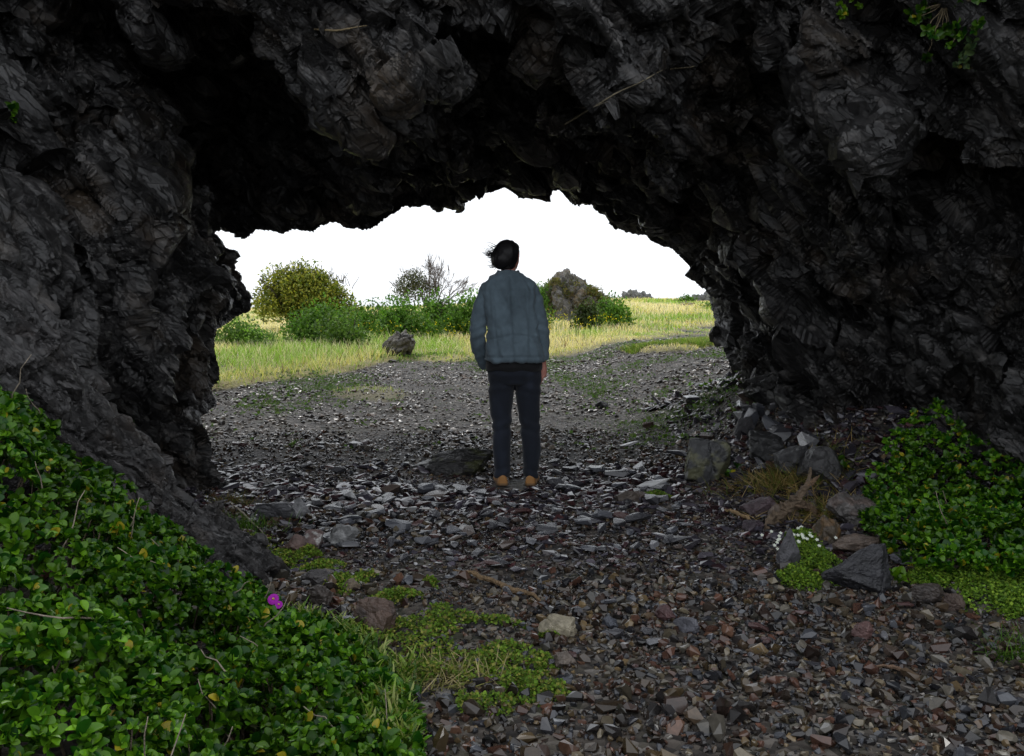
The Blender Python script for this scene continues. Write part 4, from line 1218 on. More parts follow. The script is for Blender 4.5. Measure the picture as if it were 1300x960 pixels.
# ------------------------------------------------------------------ far field
# grass
def field(n, ytop, pal_fn, h0, h1, wpx):
    y = 11 + (ytop - 11) * rng.random(n) ** 1.3
    x = rng.uniform(-.5, .46, n) * y * 1.05
    P = np.stack([x, y, gz(x, y)], -1)
    g = grass_mask(P)
    k = (rng.random(n) < g * 1.1 - .1) & (y > 9)
    P = P[k]; n = len(P); x, y = P[:, 0], P[:, 1]
    px, py = proj(P)
    line = np.interp(px, GL[:, 0], GL[:, 1])
    edge = sstep(0, 14, line - py)
    mnd = (px > 780) & (py > np.interp(px, [780, 910, 1000], [441, 426, 424])); edge = np.where(mnd, .2, edge)
    edge = np.where(((px - 468) / 60) ** 2 + ((py - 498) / 14) ** 2 < 1, .1, edge)
    hh = (h0 + (h1 - h0) * rng.random(n)) * (.25 + .75 * edge) * (.75 + .6 * fbm(np.stack([x * .35, y * .35, 0 * x], -1), 3, 44))
    col = pal_fn(x, y, px, py, edge)
    return blades(P, np.maximum(hh, .04), wpx * y / F * rng.uniform(.6, 1.3, n), col, .42)
def pal_field(x, y, px, py, edge):
    n = len(x)
    t = fbm(np.stack([x * .4, y * .2, 0 * x], -1), 4, 71) * 3.0 + .02 + rng.normal(0, .35, n)
    straw = np.array([.92, .77, .48]); ol = np.array([.74, .64, .26]); gn = np.array([.3, .46, .08])
    t = t - .45 * (edge < .5)
    a = sstep(-.1, .6, t)[:, None]; b = sstep(-.7, 0, t)[:, None]
    c = gn * (1 - b) + ol * b
    c = c * (1 - a) + straw * a
    br = (rng.random(n) < .06)[:, None]
    return np.where(br, np.array([.2, .1, .06]), c) * rng.uniform(.75, 1.25, (n, 1))
mb = MB()
V, Fs, cc = field(130000, 70, pal_field, .12, .32, 1.0); mb.add(V, Fs, cc)
# the green bank between the path and the gravel
yy = rng.uniform(15, 40, 400000); xx = rng.uniform(.09, .27, 400000) * yy
P = np.stack([xx, yy, gz(xx, yy)], -1); px, py = proj(P)
top = np.interp(px, [780, 850, 910, 1300], [444, 436, 431, 424]); bot = np.interp(px, [780, 800, 850, 920, 1300], [443, 450, 446, 437, 470])
P = P[(px > 784) & (px < 960) & (py > top) & (py < bot)]
P = P[rng.random(len(P)) < min(1, 14000 / max(len(P), 1))]
V, Fs, cc = blades(P, rng.uniform(.05, .13, len(P)), .9 * P[:, 1] / F, np.array([(.2, .32, .05), (.3, .36, .08), (.4, .38, .14), (.15, .26, .04)])[rng.integers(0, 4, len(P))] * rng.uniform(.75, 1.2, (len(P), 1)), .5); mb.add(V, Fs, cc)
# fine seed-head layer
V, Fs, cc = field(26000, 50, lambda x, y, px, py, e: np.array([.85, .76, .55]) * rng.uniform(.7, 1.2, (len(x), 1)),   .26, .42, .55); mb.add(V, Fs, cc)
tag(mb.build('grass', M_GRASS), 'tall straw and green grass of the field beyond the arch', None, None, 'stuff')

# wild yellow flowers
n = 1300
mb = MB(); qx = []; 
cl = [(500, 405, 40), (590, 396, 30), (560, 398, 40), (420, 412, 60), (740, 400, 45), (775, 398, 45), (860, 396, 50), (900, 388, 40), (700, 408, 30), (470, 414, 40), (880, 380, 40)]
for (cx, cy, sx) in cl:
    m_ = n // len(cl)
    Y = rng.uniform(20, 40, m_)
    pxx = rng.normal(cx, sx * .5, m_)
    X_ = (pxx - 650) / F * Y
    Z_ = gz(X_, Y) + rng.uniform(.25, .55, m_)
    P = np.stack([X_, Y, Z_], -1)
    g = grass_mask(P - [0, 0, .5])
    P = P[g > .5]
    V, Fs, cc = smalls(P, rng.uniform(.02, .045, len(P)), np.array([.75, .62, .03]), .2); mb.add(V, Fs, cc)
    V, Fs, cc = smalls(P + rng.normal(0, .02, P.shape), rng.uniform(.02, .04, len(P)), np.array([.7, .55, .03]), .2); mb.add(V, Fs, cc)
    V, Fs, cc = blades(P - [0, 0, .38], np.full(len(P), .4), np.full(len(P), .012), np.array([.12, .2, .04]), .05); mb.add(V, Fs, cc)
tag(mb.build('wildflowers', M_PETAL), 'yellow wildflowers blooming through the field grass', None, None, 'stuff')

# leafy bushes
DIAM_V = np.array([(0, 0, 0), (.3, .4, .06), (0, 1, 0), (-.3, .4, .06)], float)
def blob_foliage(mb, centre, rad, n, ls, pal, seed, shell=.35, lumps=5):
    """leaves through an uneven ellipsoidal volume made of clumps"""
    r = np.random.default_rng(seed)
    cl = norm(r.normal(size=(lumps * 8, 3))) * (r.random((lumps * 8, 1)) ** .35) * .78
    cl[:, 2] = np.abs(cl[:, 2]) * 1.0 - .1
    cr = r.uniform(.2, .42, len(cl))
    which = r.integers(0, len(cl), n)
    d = norm(r.normal(size=(n, 3)))
    P = cl[which] + d * (cr[which] * (1 - shell * r.random(n) ** 1.5))[:, None]
    keep = P[:, 2] > -.25
    P, d, which = P[keep], d[keep], which[keep]
    n = len(P)
    Nn = norm(d + .6 * r.normal(size=(n, 3)) + np.array([0, 0, .4]))
    D = norm(r.normal(size=(n, 3)) + d * .6)
    X, Y, Z = frames(D, Nn)
    tone = r.uniform(.55, 1.45, len(cl))[which][:, None]
    pc = r.random(len(cl))[which] * .5 + r.random(n) * .5
    c = pal[np.clip((pc * len(pal)).astype(int), 0, len(pal) - 1)] * tone * r.uniform(.75, 1.25, (n, 1))
    V, Fs, cc = inst(DIAM_V, SM_F, np.asarray(centre) + P * np.asarray(rad), X, Y, Z, np.repeat((ls * r.uniform(.6, 1.4, n))[:, None], 3, 1), c)
    mb.add(V, Fs, cc)

def bush(name, px0, px1, ptop, pbase, Y, pal, label, n=2600, ls=.09, seed=1, group=None, cat='bush', stems=True):
    cx = (px0 + px1) / 2; Y = Y * .8 if Y < 38 else Y
    base = at(cx, pbase, Y)
    g = gz(base[0:1], base[1:2])[0]
    top = at(cx, ptop, Y)[2]
    z0 = min(g, base[2]) - .05
    wx = (px1 - px0) / F * Y * .5
    h = top - z0
    root = empty(name, (base[0], Y, z0), label, cat, group)
    mb = MB(); blob_foliage(mb, (0, 0, h * .12), (wx * 1.18, wx * .8, h * 1.08), int(n * 1.5), ls, pal, seed)
    mb.build('foliage', M_FOL, root)
    if stems:
        sm = MB()
        for k in range(9):
            r = np.random.default_rng(seed * 31 + k)
            e = norm(r.normal(size=3)) * np.array([wx * .6, wx * .4, h * .4]) + np.array([0, 0, h * .5])
            V, Fs = tube(wobble((r.normal() * .05, r.normal() * .05, 0), e, 8, .1, k), np.linspace(.04, .008, 8), 6); sm.add(V, Fs, (.09, .07, .05))
        sm.build('stems', M_WOOD, root, True)
    return root
G1 = np.array([(.07, .16, .02), (.12, .23, .03), (.09, .19, .025), (.15, .27, .04)])
G2 = np.array([(.09, .17, .03), (.13, .22, .04), (.07, .13, .03)])
GD = np.array([(.05, .08, .02), (.07, .1, .025), (.04, .06, .02)])
grp = 'green coastal bushes along the crest'
bush('green_bush', 358, 460, 384, 418, 27, G1, 'rounded bright green bush in front of the golden tree', 3600, .08, 101, grp)
bush('green_bush', 430, 516, 378, 414, 31, G1, 'green bush between the golden tree and the bare shrub', 3200, .09, 102, grp)
bush('green_bush', 470, 556, 379, 412, 29, G1, 'dark green bush below the left side of the bare shrub', 3200, .09, 103, grp)
bush('green_bush', 524, 592, 374, 402, 31, G1, 'green bush at the right foot of the bare shrub', 2600, .09, 104, grp)
bush('green_bush', 560, 632, 375, 400, 30, G1, 'green bush left of the person\'s elbow', 2600, .09, 105, grp)
bush('green_bush', 262, 350, 403, 428, 25, G2 * 1.5, 'light green low bush beside the left pier', 2600, .08, 106, grp)
bush('green_bush', 400, 470, 392, 418, 24, G2, 'yellowish green low bush before the hedge of bushes', 1500, .08, 107, grp)
bush('green_bush', 752, 803, 377, 400, 36, G1, 'green bush right of the rocky outcrop', 2200, .1, 108, grp)
bush('green_bush', 726, 765, 384, 400, 34, GD, 'dull green bush at the right foot of the rocky outcrop', 1400, .1, 109, grp)
bush('green_bush', 852, 884, 375, 388, 55, G1, 'small green bush on the crest near the right pier', 1200, .13, 110, grp)
bush('green_bush', 884, 930, 379, 400, 42, G2, 'yellow green bush against the right pier edge', 1500, .1, 111, grp)
bush('green_bush', 620, 700, 384, 402, 36, G2, 'low green bush behind the person\'s waist', 1500, .1, 112, grp)
bush('heather_bush', 860, 884, 384, 392, 46, np.array([(.3, .13, .3), (.2, .1, .2), (.12, .15, .05)]), 'small purple flowering bush in the field by the right pier', 700, .07, 113, None, 'bush', False)
# the golden tree
tb_ = at(383, 416, 27); tb_[2] = min(tb_[2], gz(tb_[0:1], tb_[1:2])[0])
root = empty('golden_tree', tb_, 'round golden green tree on the crest left of the bare shrub', 'tree')
pg = np.array([(.05, .08, .015), (.14, .18, .02), (.36, .34, .05), (.2, .22, .03), (.08, .11, .02)])
mb = MB()
ht = at(380, 335, 27)[2] - tb_[2]
for k, (dx, dz, rx_, rz_, n) in enumerate([(0, .5, 1.55, .62, 9000), (-.75, .36, 1.2, .5, 5200), (.8, .36, 1.25, .5, 5200), (0, .2, 1.9, .35, 5200), (.2, .72, .9, .34, 3600), (-.6, .62, .9, .36, 2600), (1.75, .3, .55, .3, 900), (1.1, .55, .7, .3, 1400)]):
    blob_foliage(mb, (dx * .83, rng.normal() * .2, dz * ht), (rx_ * .92, rx_ * .75, rz_ * ht * .98), int(n * .8), .085, pg, 700 + k, .35, 4)
mb.build('crown', M_FOL, root)
tm = MB()
for k in range(16):
    r = np.random.default_rng(900 + k)
    e = (r.uniform(-1.35, 1.35), r.uniform(-.5, .5), ht * r.uniform(.5, .9))
    e = (e[0] * .85, e[1], e[2] * .92); V, Fs = tube(wobble((r.normal() * .08, r.normal() * .08, 0), e, 9, .1, k), np.linspace(.07, .012, 9), 7); tm.add(V, Fs, (.07, .055, .045))
tm.build('trunk', M_WOOD, root, True)
tw = MB()
for k in range(60):
    r = np.random.default_rng(990 + k)
    b0 = np.array((r.uniform(-1.1, 1.7), r.uniform(-.4, .4), 0.)); b0[2] = ht * (1 - .2 * (b0[0] ** 2) / 2.2) * .85
    V, Fs = tube(wobble(b0, b0 + np.array([r.normal() * .12, 0, r.uniform(.15, .4)]), 5, .1, k), np.linspace(.012, .006, 5), 4); tw.add(V, Fs, (.12, .1, .08))
tw.build('twigs', M_WOOD, root, True)

# the half bare shrub
bb = at(542, 398, 33); bb[2] = min(bb[2], gz(bb[0:1], bb[1:2])[0])
root = empty('bare_shrub', bb, 'half bare grey branched shrub rising over the green bushes', 'shrub')
hs_ = at(555, 320, 33)[2] - bb[2]
tm = MB()
def grow(p, d, L, r, lev, k):
    e = p + d * L
    V, Fs = tube(wobble(p, e, 5, .08, k), np.linspace(r, r * .65, 5), 5); tm.add(V, Fs, (.15, .12, .11))
    if lev == 0: return
    rr = np.random.default_rng(k)
    for j in range(3 if lev > 1 else 4):
        dd = norm(d + rr.normal(0, .33, 3) + np.array([0, 0, .12]))
        grow(p + d * L * rr.uniform(.45, 1), dd, L * rr.uniform(.55, .8), max(r * .6, .006), lev - 1, k * 7 + j)
for k, ang in enumerate([-.6, -.35, -.1, .1, .25, .38, .5, .62]):
    grow(np.array([ang * .4, rng.normal() * .1, 0.]), norm(np.array([ang, rng.normal() * .12, 1.])), hs_ * (.36 if ang < 0 else .42), .026, 4, 31 + k)
tm.build('branches', M_WOOD, root, True)
mb = MB(); blob_foliage(mb, (-.35, 0, hs_ * .38), (1.05, .8, hs_ * .42), 3600, .07, np.array([(.08, .1, .03), (.1, .11, .04), (.06, .07, .03), (.13, .11, .06)]), 77, .5, 5)
mb.build('foliage', M_FOL, root)

# rocky outcrop: one craggy body with growth on it
def crag(name, px0, px1, ptop, pbase, Y, label, prof, mat, seed, depth=.7, amp=.16):
    """prof: list of (fraction across, height fraction)"""
    bx = at((px0 + px1) / 2, pbase, Y)
    wx = (px1 - px0) / F * Y * .5; h = at(0, ptop, Y)[2] - bx[2]
    V, Fc = ICO6
    D = norm(V)
    xn = D[:, 0]
    hp = np.interp(xn, [2 * p[0] - 1 for p in prof], [p[1] for p in prof])
    Vv = np.stack([D[:, 0] * wx, D[:, 1] * wx * depth, np.maximum(D[:, 2], -.15) * 1.0], -1)
    Vv[:, 2] = np.sign(D[:, 2]) * np.abs(D[:, 2]) ** .6 * h * hp
    Vv[:, 2] = np.maximum(Vv[:, 2], -.3)
    sc_ = wx * .5
    f, e = facets(Vv * np.array([1, 1, .6]) + seed, sc_ * .55, seed % 90, .8); f2, e2 = facets(Vv * np.array([1, 1, .7]) + seed, sc_ * .22, seed % 90 + 7, .8)
    f3_, e3_ = facets(Vv * np.array([1, 1, .7]) + seed, sc_ * .1, seed % 90 + 17, 1.3)
    Vv = Vv + norm(D * np.array([1, 1, 1.3])) * ((amp * 3.4 * (f - f.mean()) + amp * 1.9 * (f2 - f2.mean()) + amp * .8 * (f3_ - f3_.mean()) - amp * .5 * sstep(.12, 0, e)) * sc_)[:, None]
    Vv[:, 2] = np.where(D[:, 2] < -.05, np.minimum(Vv[:, 2], -.1), Vv[:, 2])
    z0 = bx[2]
    o = obj(name, mesh_of(Vv, Fc), mat); o.location = (bx[0], Y, z0)
    return tag(o, label, 'rock outcrop'), wx, h
oc, wx, h = crag('rock_outcrop', 668, 776, 349, 400, 34, 'tall craggy lichen covered outcrop right of the person\'s shoulder',
                 [(0, .3), (.15, .6), (.32, .92), (.48, 1.0), (.62, .98), (.7, .8), (.84, .68), (.95, .5), (1, .25)], M_OUTCROP, 5)
mb = MB()
for k, (cx, cz, rx, rz, n) in enumerate([(-.75, .4, .45, .5, 2600), (-.5, .2, .45, .4, 2200), (-.3, .75, .3, .2, 900), (.45, .5, .35, .3, 1300), (.75, .25, .35, .3, 1200), (0.1, .75, .35, .15, 700), (.1, .1, .5, .2, 900), (-.15, .5, .35, .3, 1300), (.3, .3, .3, .2, 800)]):
    blob_foliage(mb, (cx * wx, -.3 * wx - .1, cz * h), (rx * wx, .4 * wx, rz * h), n, .07, G1 if k < 2 else np.array([(.12, .12, .03), (.16, .13, .03), (.09, .12, .03)]), 400 + k, .4, 4)
mb.build('foliage', M_FOL, oc)
crag('rock_outcrop', 786, 832, 369, 386, 68, 'low grey rocky outcrop on the skyline between tall crag and right pier', [(0, .4), (.15, .9), (.3, 1), (.5, .8), (.65, 1), (.8, .75), (1, .2)], M_FARROCK, 9)
crag('rock_outcrop', 843, 852, 379, 386, 60, 'tiny grey rock on the skyline right of the low outcrop', [(0, .4), (.4, 1), (1, .3)], M_FARROCK, 13)
crag('rock_outcrop', 876, 912, 370, 386, 58, 'grey rocks on the skyline touching the right pier', [(0, .5), (.2, .9), (.4, .6), (.6, 1), (.8, .9), (1, .4)], M_FARROCK, 17)

# ------------------------------------------------------------------ person
PO = np.array([.026, 5.72, 0.0]); PO[2] = float(gz(PO[0:1], PO[1:2])[0]) + .012

def loft(secs, n=28, power=2.0):
    """secs: (cx, cy, cz, rx, ry) rings stacked along z"""
    V = []; an = np.linspace(0, 2 * np.pi, n, endpoint=False)
    c = np.sign(np.cos(an)) * np.abs(np.cos(an)) ** (2 / power); s = np.sign(np.sin(an)) * np.abs(np.sin(an)) ** (2 / power)
    for cx, cy, cz, rx, ry in secs:
        V.append(np.stack([cx + rx * c, cy + ry * s, np.full(n, cz)], -1))
    m_ = len(secs); V = np.concatenate(V)
    i = np.arange(m_ - 1)[:, None] * n; j = np.arange(n)[None]
    q = np.stack([i + j, i + (j + 1) % n, i + n + (j + 1) % n, i + n + j], -1).reshape(-1, 4)
    V = np.concatenate([V, [[secs[0][0], secs[0][1], secs[0][2]]], [[secs[-1][0], secs[-1][1], secs[-1][2]]]])
    a_, b_ = m_ * n, m_ * n + 1; jj = np.arange(n)
    t_ = np.concatenate([np.stack([np.full(n, a_), (jj + 1) % n, jj], -1), np.stack([np.full(n, b_), (m_ - 1) * n + jj, (m_ - 1) * n + (jj + 1) % n], -1)])
    return V, [q, t_]

def limb(pts, rad, n=20, m_=24):
    pts = np.asarray(pts, float); k = np.linspace(0, 1, len(pts)); t_ = np.linspace(0, 1, m_)
    P = np.stack([np.interp(t_, k, pts[:, i]) for i in range(3)], -1)
    for _ in range(2): P[1:-1] = (P[:-2] + 2 * P[1:-1] + P[2:]) / 4
    R = np.interp(t_, np.linspace(0, 1, len(rad)), rad)
    return tube(P, R, n)

def ball(c, r, sub=4):
    V, Fc = ICO4
    return V * np.asarray(r) + np.asarray(c), [Fc]

person = empty('person', PO, 'person seen from behind in slate blue jacket, dark jeans and tan shoes', 'person')
SK = (.5, .22, .17)
# body (skin): trunk, neck, head, arms, legs in one surface
hx, hz_ = -.052, 1.512
hr = -math.radians(22)     # head turned to the right
def hp(x, y, z):
    return (hx + x * math.cos(hr) - y * math.sin(hr), .02 + x * math.sin(hr) + y * math.cos(hr), hz_ + z)
pieces = [loft([(-.012, 0, .74, .15, .1), (-.012, 0, .85, .16, .105), (-.015, 0, .98, .125, .09), (-.03, 0, 1.15, .15, .095), (-.042, 0, 1.28, .155, .09), (-.045, 0, 1.35, .1, .07), (-.05, .0, 1.38, .055, .055)]),
          loft([(-.05, .005, 1.33, .05, .055), (-.05, .01, 1.40, .047, .052), (-.052, .02, 1.46, .05, .055)]),
          ball(hp(0, -.01, .01), (.072, .088, .084)), ball(hp(0, .045, -.045), (.05, .045, .06)), ball(hp(0, .02, -.02), (.066, .07, .08)),
          limb([(-.16, 0, 1.28), (-.23, -.008, 1.12), (-.247, -.01, 1.0), (-.21, .1, .82)], [.035, .036, .034, .026]),
          limb([(.07, 0, 1.28), (.14, -.008, 1.12), (.165, -.008, 1.0), (.173, .015, .82)], [.035, .036, .034, .024]),
          limb([(-.09, 0, .76), (-.1, 0, .6), (-.097, .01, .39), (-.096, -.01, .22), (-.088, 0, .05)], [.07, .055, .042, .038, .03]),
          limb([(.075, 0, .76), (.08, 0, .6), (.092, .01, .39), (.104, -.01, .22), (.096, 0, .05)], [.07, .055, .042, .038, .03]),
          ball(hp(0, .1, -.005), (.011, .018, .014)),                       # nose
          ball(hp(0, .088, -.045), (.022, .01, .005)),                     # lips
          ball(hp(0, .072, -.085), (.024, .022, .016))]
for s in (-1, 1):
    pieces += [limb([hp(s * .07, -.012, .028), hp(s * .082, -.022, .02), hp(s * .08, -.018, -.01), hp(s * .07, -.006, -.03)], [.008, .01, .009, .007], 10, 14)]
    fx = -.088 if s < 0 else .096
    pieces += [limb([(fx, -.02, .04), (fx + s * .01, .08, .035), (fx + s * .02, .17, .022)], [.03, .032, .024])]
# hands: right one hangs beside the thigh, left one is in the front pocket
def hand(wx, wy, wz, s, tilt=0):
    out = [limb([(wx, wy, wz + .02), (wx, wy + .005, wz - .04), (wx, wy + .012, wz - .085)], [.024, .03, .028], 14)]
    out[0] = (out[0][0] * [1, 1, 1], out[0][1])
    for k, (dy, ln) in enumerate([(.034, .068), (.014, .078), (-.006, .072), (-.025, .056)]):
        b0 = np.array([wx, wy + .01 + dy, wz - .075]); c = -.012 * s
        out.append(limb([b0, b0 + [c * .4, .004, -ln * .45], b0 + [c * 1.4, .006, -ln * .8], b0 + [c * 2.6, .004, -ln]], [.0095, .009, .008, .0065], 10, 12))
    t0 = np.array([wx - .004 * s, wy + .03, wz - .02])
    out.append(limb([t0, t0 + [-.012 * s, .028, -.03], t0 + [-.018 * s, .034, -.06]], [.012, .011, .008], 10, 12))
    return out
pieces += hand(.178, .02, .80, 1)
pieces += hand(-.165, .135, .83, -1)
V, nn, Fs = fuse(pieces, .0065, 3)
mb = MB(); mb.add(V, Fs, SK); mb.build('body', M_SKIN, person, True)
for s in (-1, 1):
    V, Fs = ball(hp(s * .028, .083, .018), (.011, .008, .008)); mb = MB(); mb.add(V, Fs, (.05, .03, .02)); mb.build('eye', M_SKIN, person, True)

# hair
hair = [ball(hp(0, -.024, .014), (.085, .092, .093)), ball(hp(-.015, -.06, -.02), (.074, .066, .07)), ball(hp(0, -.03, -.055), (.062, .055, .04)), ball(hp(.0, .02, .055), (.066, .066, .04)),
        ball(hp(-.06, -.05, -.01), (.035, .05, .06)), ball(hp(.015, -.06, .035), (.048, .038, .042))]
V, nn, Fs = fuse(hair, .007, 3)
V = V + nn * (.007 * fbm(V * np.array([40, 40, 14]), 3, 5))[:, None]
mb = MB(); mb.add(V, Fs, (.009, .008, .009))
r = np.random.default_rng(5)
for k in range(95):
    zz = r.choice([.015, -.005, -.035, -.07, .05], p=[.32, .26, .2, .12, .1]) + r.normal() * .01
    b0 = np.array(hp(-.07 + r.normal() * .008, -.04 + r.normal() * .02, zz + .01))
    ln = r.uniform(.03, .085) if zz > -.02 else r.uniform(.02, .055)
    e = b0 + np.array([-ln, r.normal() * .015, r.normal() * .012 + (.012 if zz > -.02 else -.008)])
    mid = (b0 + e) / 2 + np.array([0, 0, r.normal() * .006 - .004])
    V, Fs = tube([b0, mid, e], [.0022, .0016, .0005], 4); mb.add(V, Fs, (.009, .008, .009))
for k in range(70):
    th = r.uniform(-.4, 3.6); b0 = np.array(hp(.085 * math.cos(th), -.03, .014 + .088 * math.sin(th)))
    d = norm(np.array([math.cos(th) - .6, 0, math.sin(th)])); e = b0 + d * r.uniform(.004, .012)
    V, Fs = tube([b0 - d * .01, (b0 + e) / 2, e], [.001, .0008, .0004], 4); mb.add(V, Fs, (.009, .008, .009))
for k in range(40):
    b0 = np.array(hp(r.uniform(-.05, .05), -.075, -.07)); e = b0 + np.array([r.normal() * .01, 0, -r.uniform(.01, .03)])
    V, Fs = tube([b0, (b0 + e) / 2, e], [.0016, .0012, .0004], 4); mb.add(V, Fs, (.009, .008, .009))
mb.build('hair', M_HAIR, person, True)

# jeans
J = [loft([(-.012, 0, .68, .155, .10), (-.012, -.008, .74, .178, .118), (-.012, -.005, .80, .18, .115), (-.012, 0, .86, .168, .108)], 32, 2.3),
     limb([(-.092, 0, .74), (-.1, 0, .64), (-.1, .005, .5), (-.095, .012, .39), (-.096, -.012, .24), (-.09, -.008, .1), (-.087, -.004, .045)], [.094, .086, .073, .064, .062, .053, .051], 24, 40),
     limb([(.078, 0, .74), (.082, 0, .64), (.086, .005, .5), (.093, .012, .39), (.104, -.012, .24), (.102, -.008, .1), (.097, -.004, .045)], [.094, .086, .073, .064, .062, .053, .051], 24, 40)]
V, nn, Fs = fuse(J, .008, 4)
z = V[:, 2]
sg = np.where(V[:, 0] < 0, -1, 1)
fold = .006 * np.sin(z * 75 + V[:, 0] * 28 * sg + 1.5 * fbm(V * 6, 3, 2)) * (np.exp(-((z - .39) / .06) ** 2) + .8 * np.exp(-((z - .66) / .06) ** 2) + 1.0 * np.exp(-((z - .07) / .06) ** 2))
fold += .008 * fbm(V * np.array([14, 14, 9]), 3, 4)
V = V + nn * fold[:, None]
c = np.array([.01, .013, .021])[None] * (1 + .6 * sstep(0, .4, fbm(V * np.array([9, 9, 4]), 3, 8)))[:, None]
mb = MB(); mb.add(V, Fs, c); jeans = mb.build('jeans', M_CLOTH, person, True)
# black shirt showing below the jacket
mb = MB(); V, Fs = loft([(-.012, -.004, .765, .186, .122), (-.012, -.002, .80, .188, .124), (-.012, 0, .9, .18, .115)], 48, 2.3)
V[:, 2] += .006 * np.sin(V[:, 0] * 40); mb.add(V, Fs, (.008, .008, .009)); mb.build('shirt', M_CLOTH, person, True)

# jacket with sleeves
JC = (.092, .128, .155)
T_ = [loft([(-.012, -.004, .828, .194, .138), (-.012, -.004, .86, .19, .136), (-.015, -.002, .95, .176, .126), (-.02, 0, 1.05, .168, .118), (-.03, 0, 1.15, .172, .116), (-.04, 0, 1.24, .18, .112),
            (-.045, 0, 1.3, .182, .1), (-.046, 0, 1.338, .17, .085), (-.048, 0, 1.362, .125, .074), (-.05, 0, 1.385, .085, .066), (-.051, .0, 1.40, .066, .062)], 44, 2.6)]
SL = [limb([(-.165, 0, 1.318), (-.203, -.003, 1.255), (-.232, -.012, 1.14), (-.25, -.022, 1.02), (-.25, .02, .93), (-.228, .07, .85), (-.203, .115, .78)], [.044, .057, .056, .054, .052, .047, .046], 22, 36),
      limb([(.073, 0, 1.318), (.11, -.003, 1.255), (.142, -.01, 1.14), (.165, -.015, 1.03), (.174, .0, .93), (.176, .012, .83)], [.044, .057, .055, .052, .047, .045], 22, 34)]
for s_i, sl in enumerate(SL):
    V, nn, Fs = fuse([sl], .006, 2)
    x, z = V[:, 0], V[:, 2]; sx_ = -1 if s_i == 0 else 1
    cr = np.sin(z * 92 + x * 45 * sx_ + 3 * fbm(V * 7, 3, 3 + s_i)); 
    fold = .0042 * cr * (np.exp(-((z - 1.02) / .09) ** 2) + .6 * np.exp(-((z - .86) / .05) ** 2)) + .006 * np.sin(x * 60 * sx_ - z * 38 + 2 * fbm(V * 6, 2, 5)) * sstep(1.12, 1.25, z) + .009 * fbm(V * np.array([16, 16, 9]), 3, 41)
    V = V + nn * fold[:, None]
    c = np.array(JC)[None] * (1 + .35 * fbm(V * 5, 4, 31) + .15 * fbm(V * 40, 2, 32))[:, None]
    mb = MB(); mb.add(V, Fs, c); mb.build('sleeve', M_CLOTH, person, True)
V, nn, Fs = fuse(T_, .0075, 3)
x, z = V[:, 0], V[:, 2]
back_ = sstep(.2, .8, -nn[:, 1])
cx = -.012 - .07 * np.clip(z - .85, 0, 1)
seam = -.006 * np.exp(-((x - cx) / .006) ** 2) * (z < 1.37) + .006 * np.exp(-((x - cx - .018) / .012) ** 2) * (z > .95)
yoke = -.005 * np.exp(-((z - .985 - .02 * np.cos(x * 14)) / .005) ** 2) * (np.abs(x + .03) < .18)
hem = -.005 * np.exp(-((z - .86) / .005) ** 2)
ss = (-.004) * (np.exp(-((x - cx - .105) / .005) ** 2) + np.exp(-((x - cx + .105) / .005) ** 2)) * (z < 1.3)
z0_ = z; w1 = fbm(V * np.array([9, 9, 4]) + 3, 4, 3); w2 = fbm(np.stack([V[:, 0] * 14 + z * 9, V[:, 1] * 10, z * 5], -1), 3, 9)
ridg = (1 - np.abs(fbm(np.stack([x * 13 + z * 5, V[:, 1] * 8, z * 4.5 - x * 3], -1), 3, 15)) * 2.4)
fold = .010 * w1 + .009 * w2 + .013 * ridg
elb = np.exp(-((z - 1.02) / .1) ** 2) * (np.abs(x + .03) > .15)
fold += .006 * np.sin(z * 85 + x * 40) * elb
V = V + nn * (fold + (seam + yoke + ss + hem) * back_)[:, None]
V = V + np.stack([0 * x, 0 * x, .003 * np.sin(x * 22 + 1)], -1) * sstep(.9, .82, z)[:, None]
c = np.array(JC)[None] * (1 + .35 * fbm(V * np.array([5, 5, 5]), 4, 31) + .15 * fbm(V * 40, 2, 32))[:, None]
sl_ = np.exp(-((x - cx) / .007) ** 2) * (z < 1.37) + np.exp(-((z - .862) / .006) ** 2) + .8 * np.exp(-((z - .985 - .02 * np.cos(x * 14)) / .006) ** 2) + .8 * (np.exp(-((x - cx - .105 - .02 * np.sin(z * 6)) / .006) ** 2) + np.exp(-((x - cx + .105 + .02 * np.sin(z * 6)) / .006) ** 2)) * (z < 1.31) + .5 * np.exp(-((z - 1.29) / .006) ** 2)
c = c * (1 - .26 * (sl_ * back_).clip(0, 1))[:, None]
mb = MB(); mb.add(V, Fs, c); jacket = mb.build('jacket', M_CLOTH, person, True)
# standing collar
V = []
nc = 40
an = np.linspace(math.radians(-215), math.radians(35), nc)
for (rr_, zz) in ((1.0, 1.372), (.99, 1.395), (.95, 1.418), (.87, 1.416), (.85, 1.39)):
    V.append(np.stack([-.051 + .078 * rr_ * np.cos(an), .006 + .074 * rr_ * np.sin(an), np.full(nc, zz) + .004 * np.sin(an * 3)], -1))
V = np.concatenate(V); i = np.arange(4)[:, None] * nc; j = np.arange(nc - 1)[None]
q = np.stack([i + j, i + j + 1, i + nc + j + 1, i + nc + j], -1).reshape(-1, 4)
mb = MB(); mb.add(V, [q], np.array(JC) * 1.05); mb.build('collar', M_CLOTH, jacket, True)
# shoulder epaulettes / sleeve-head seams
for s, sx in ():
    pts = [(sx - s * .02, -.062, 1.22), (sx - s * .014, -.068, 1.27), (sx - s * .005, -.055, 1.32), (sx, -.02, 1.352), (sx, .03, 1.35)]
    mb = MB(); V, Fs = tube(pts, .0045, 6); mb.add(V, Fs, np.array(JC) * .7); mb.build('sleeve_seam', M_CLOTH, jacket, True)

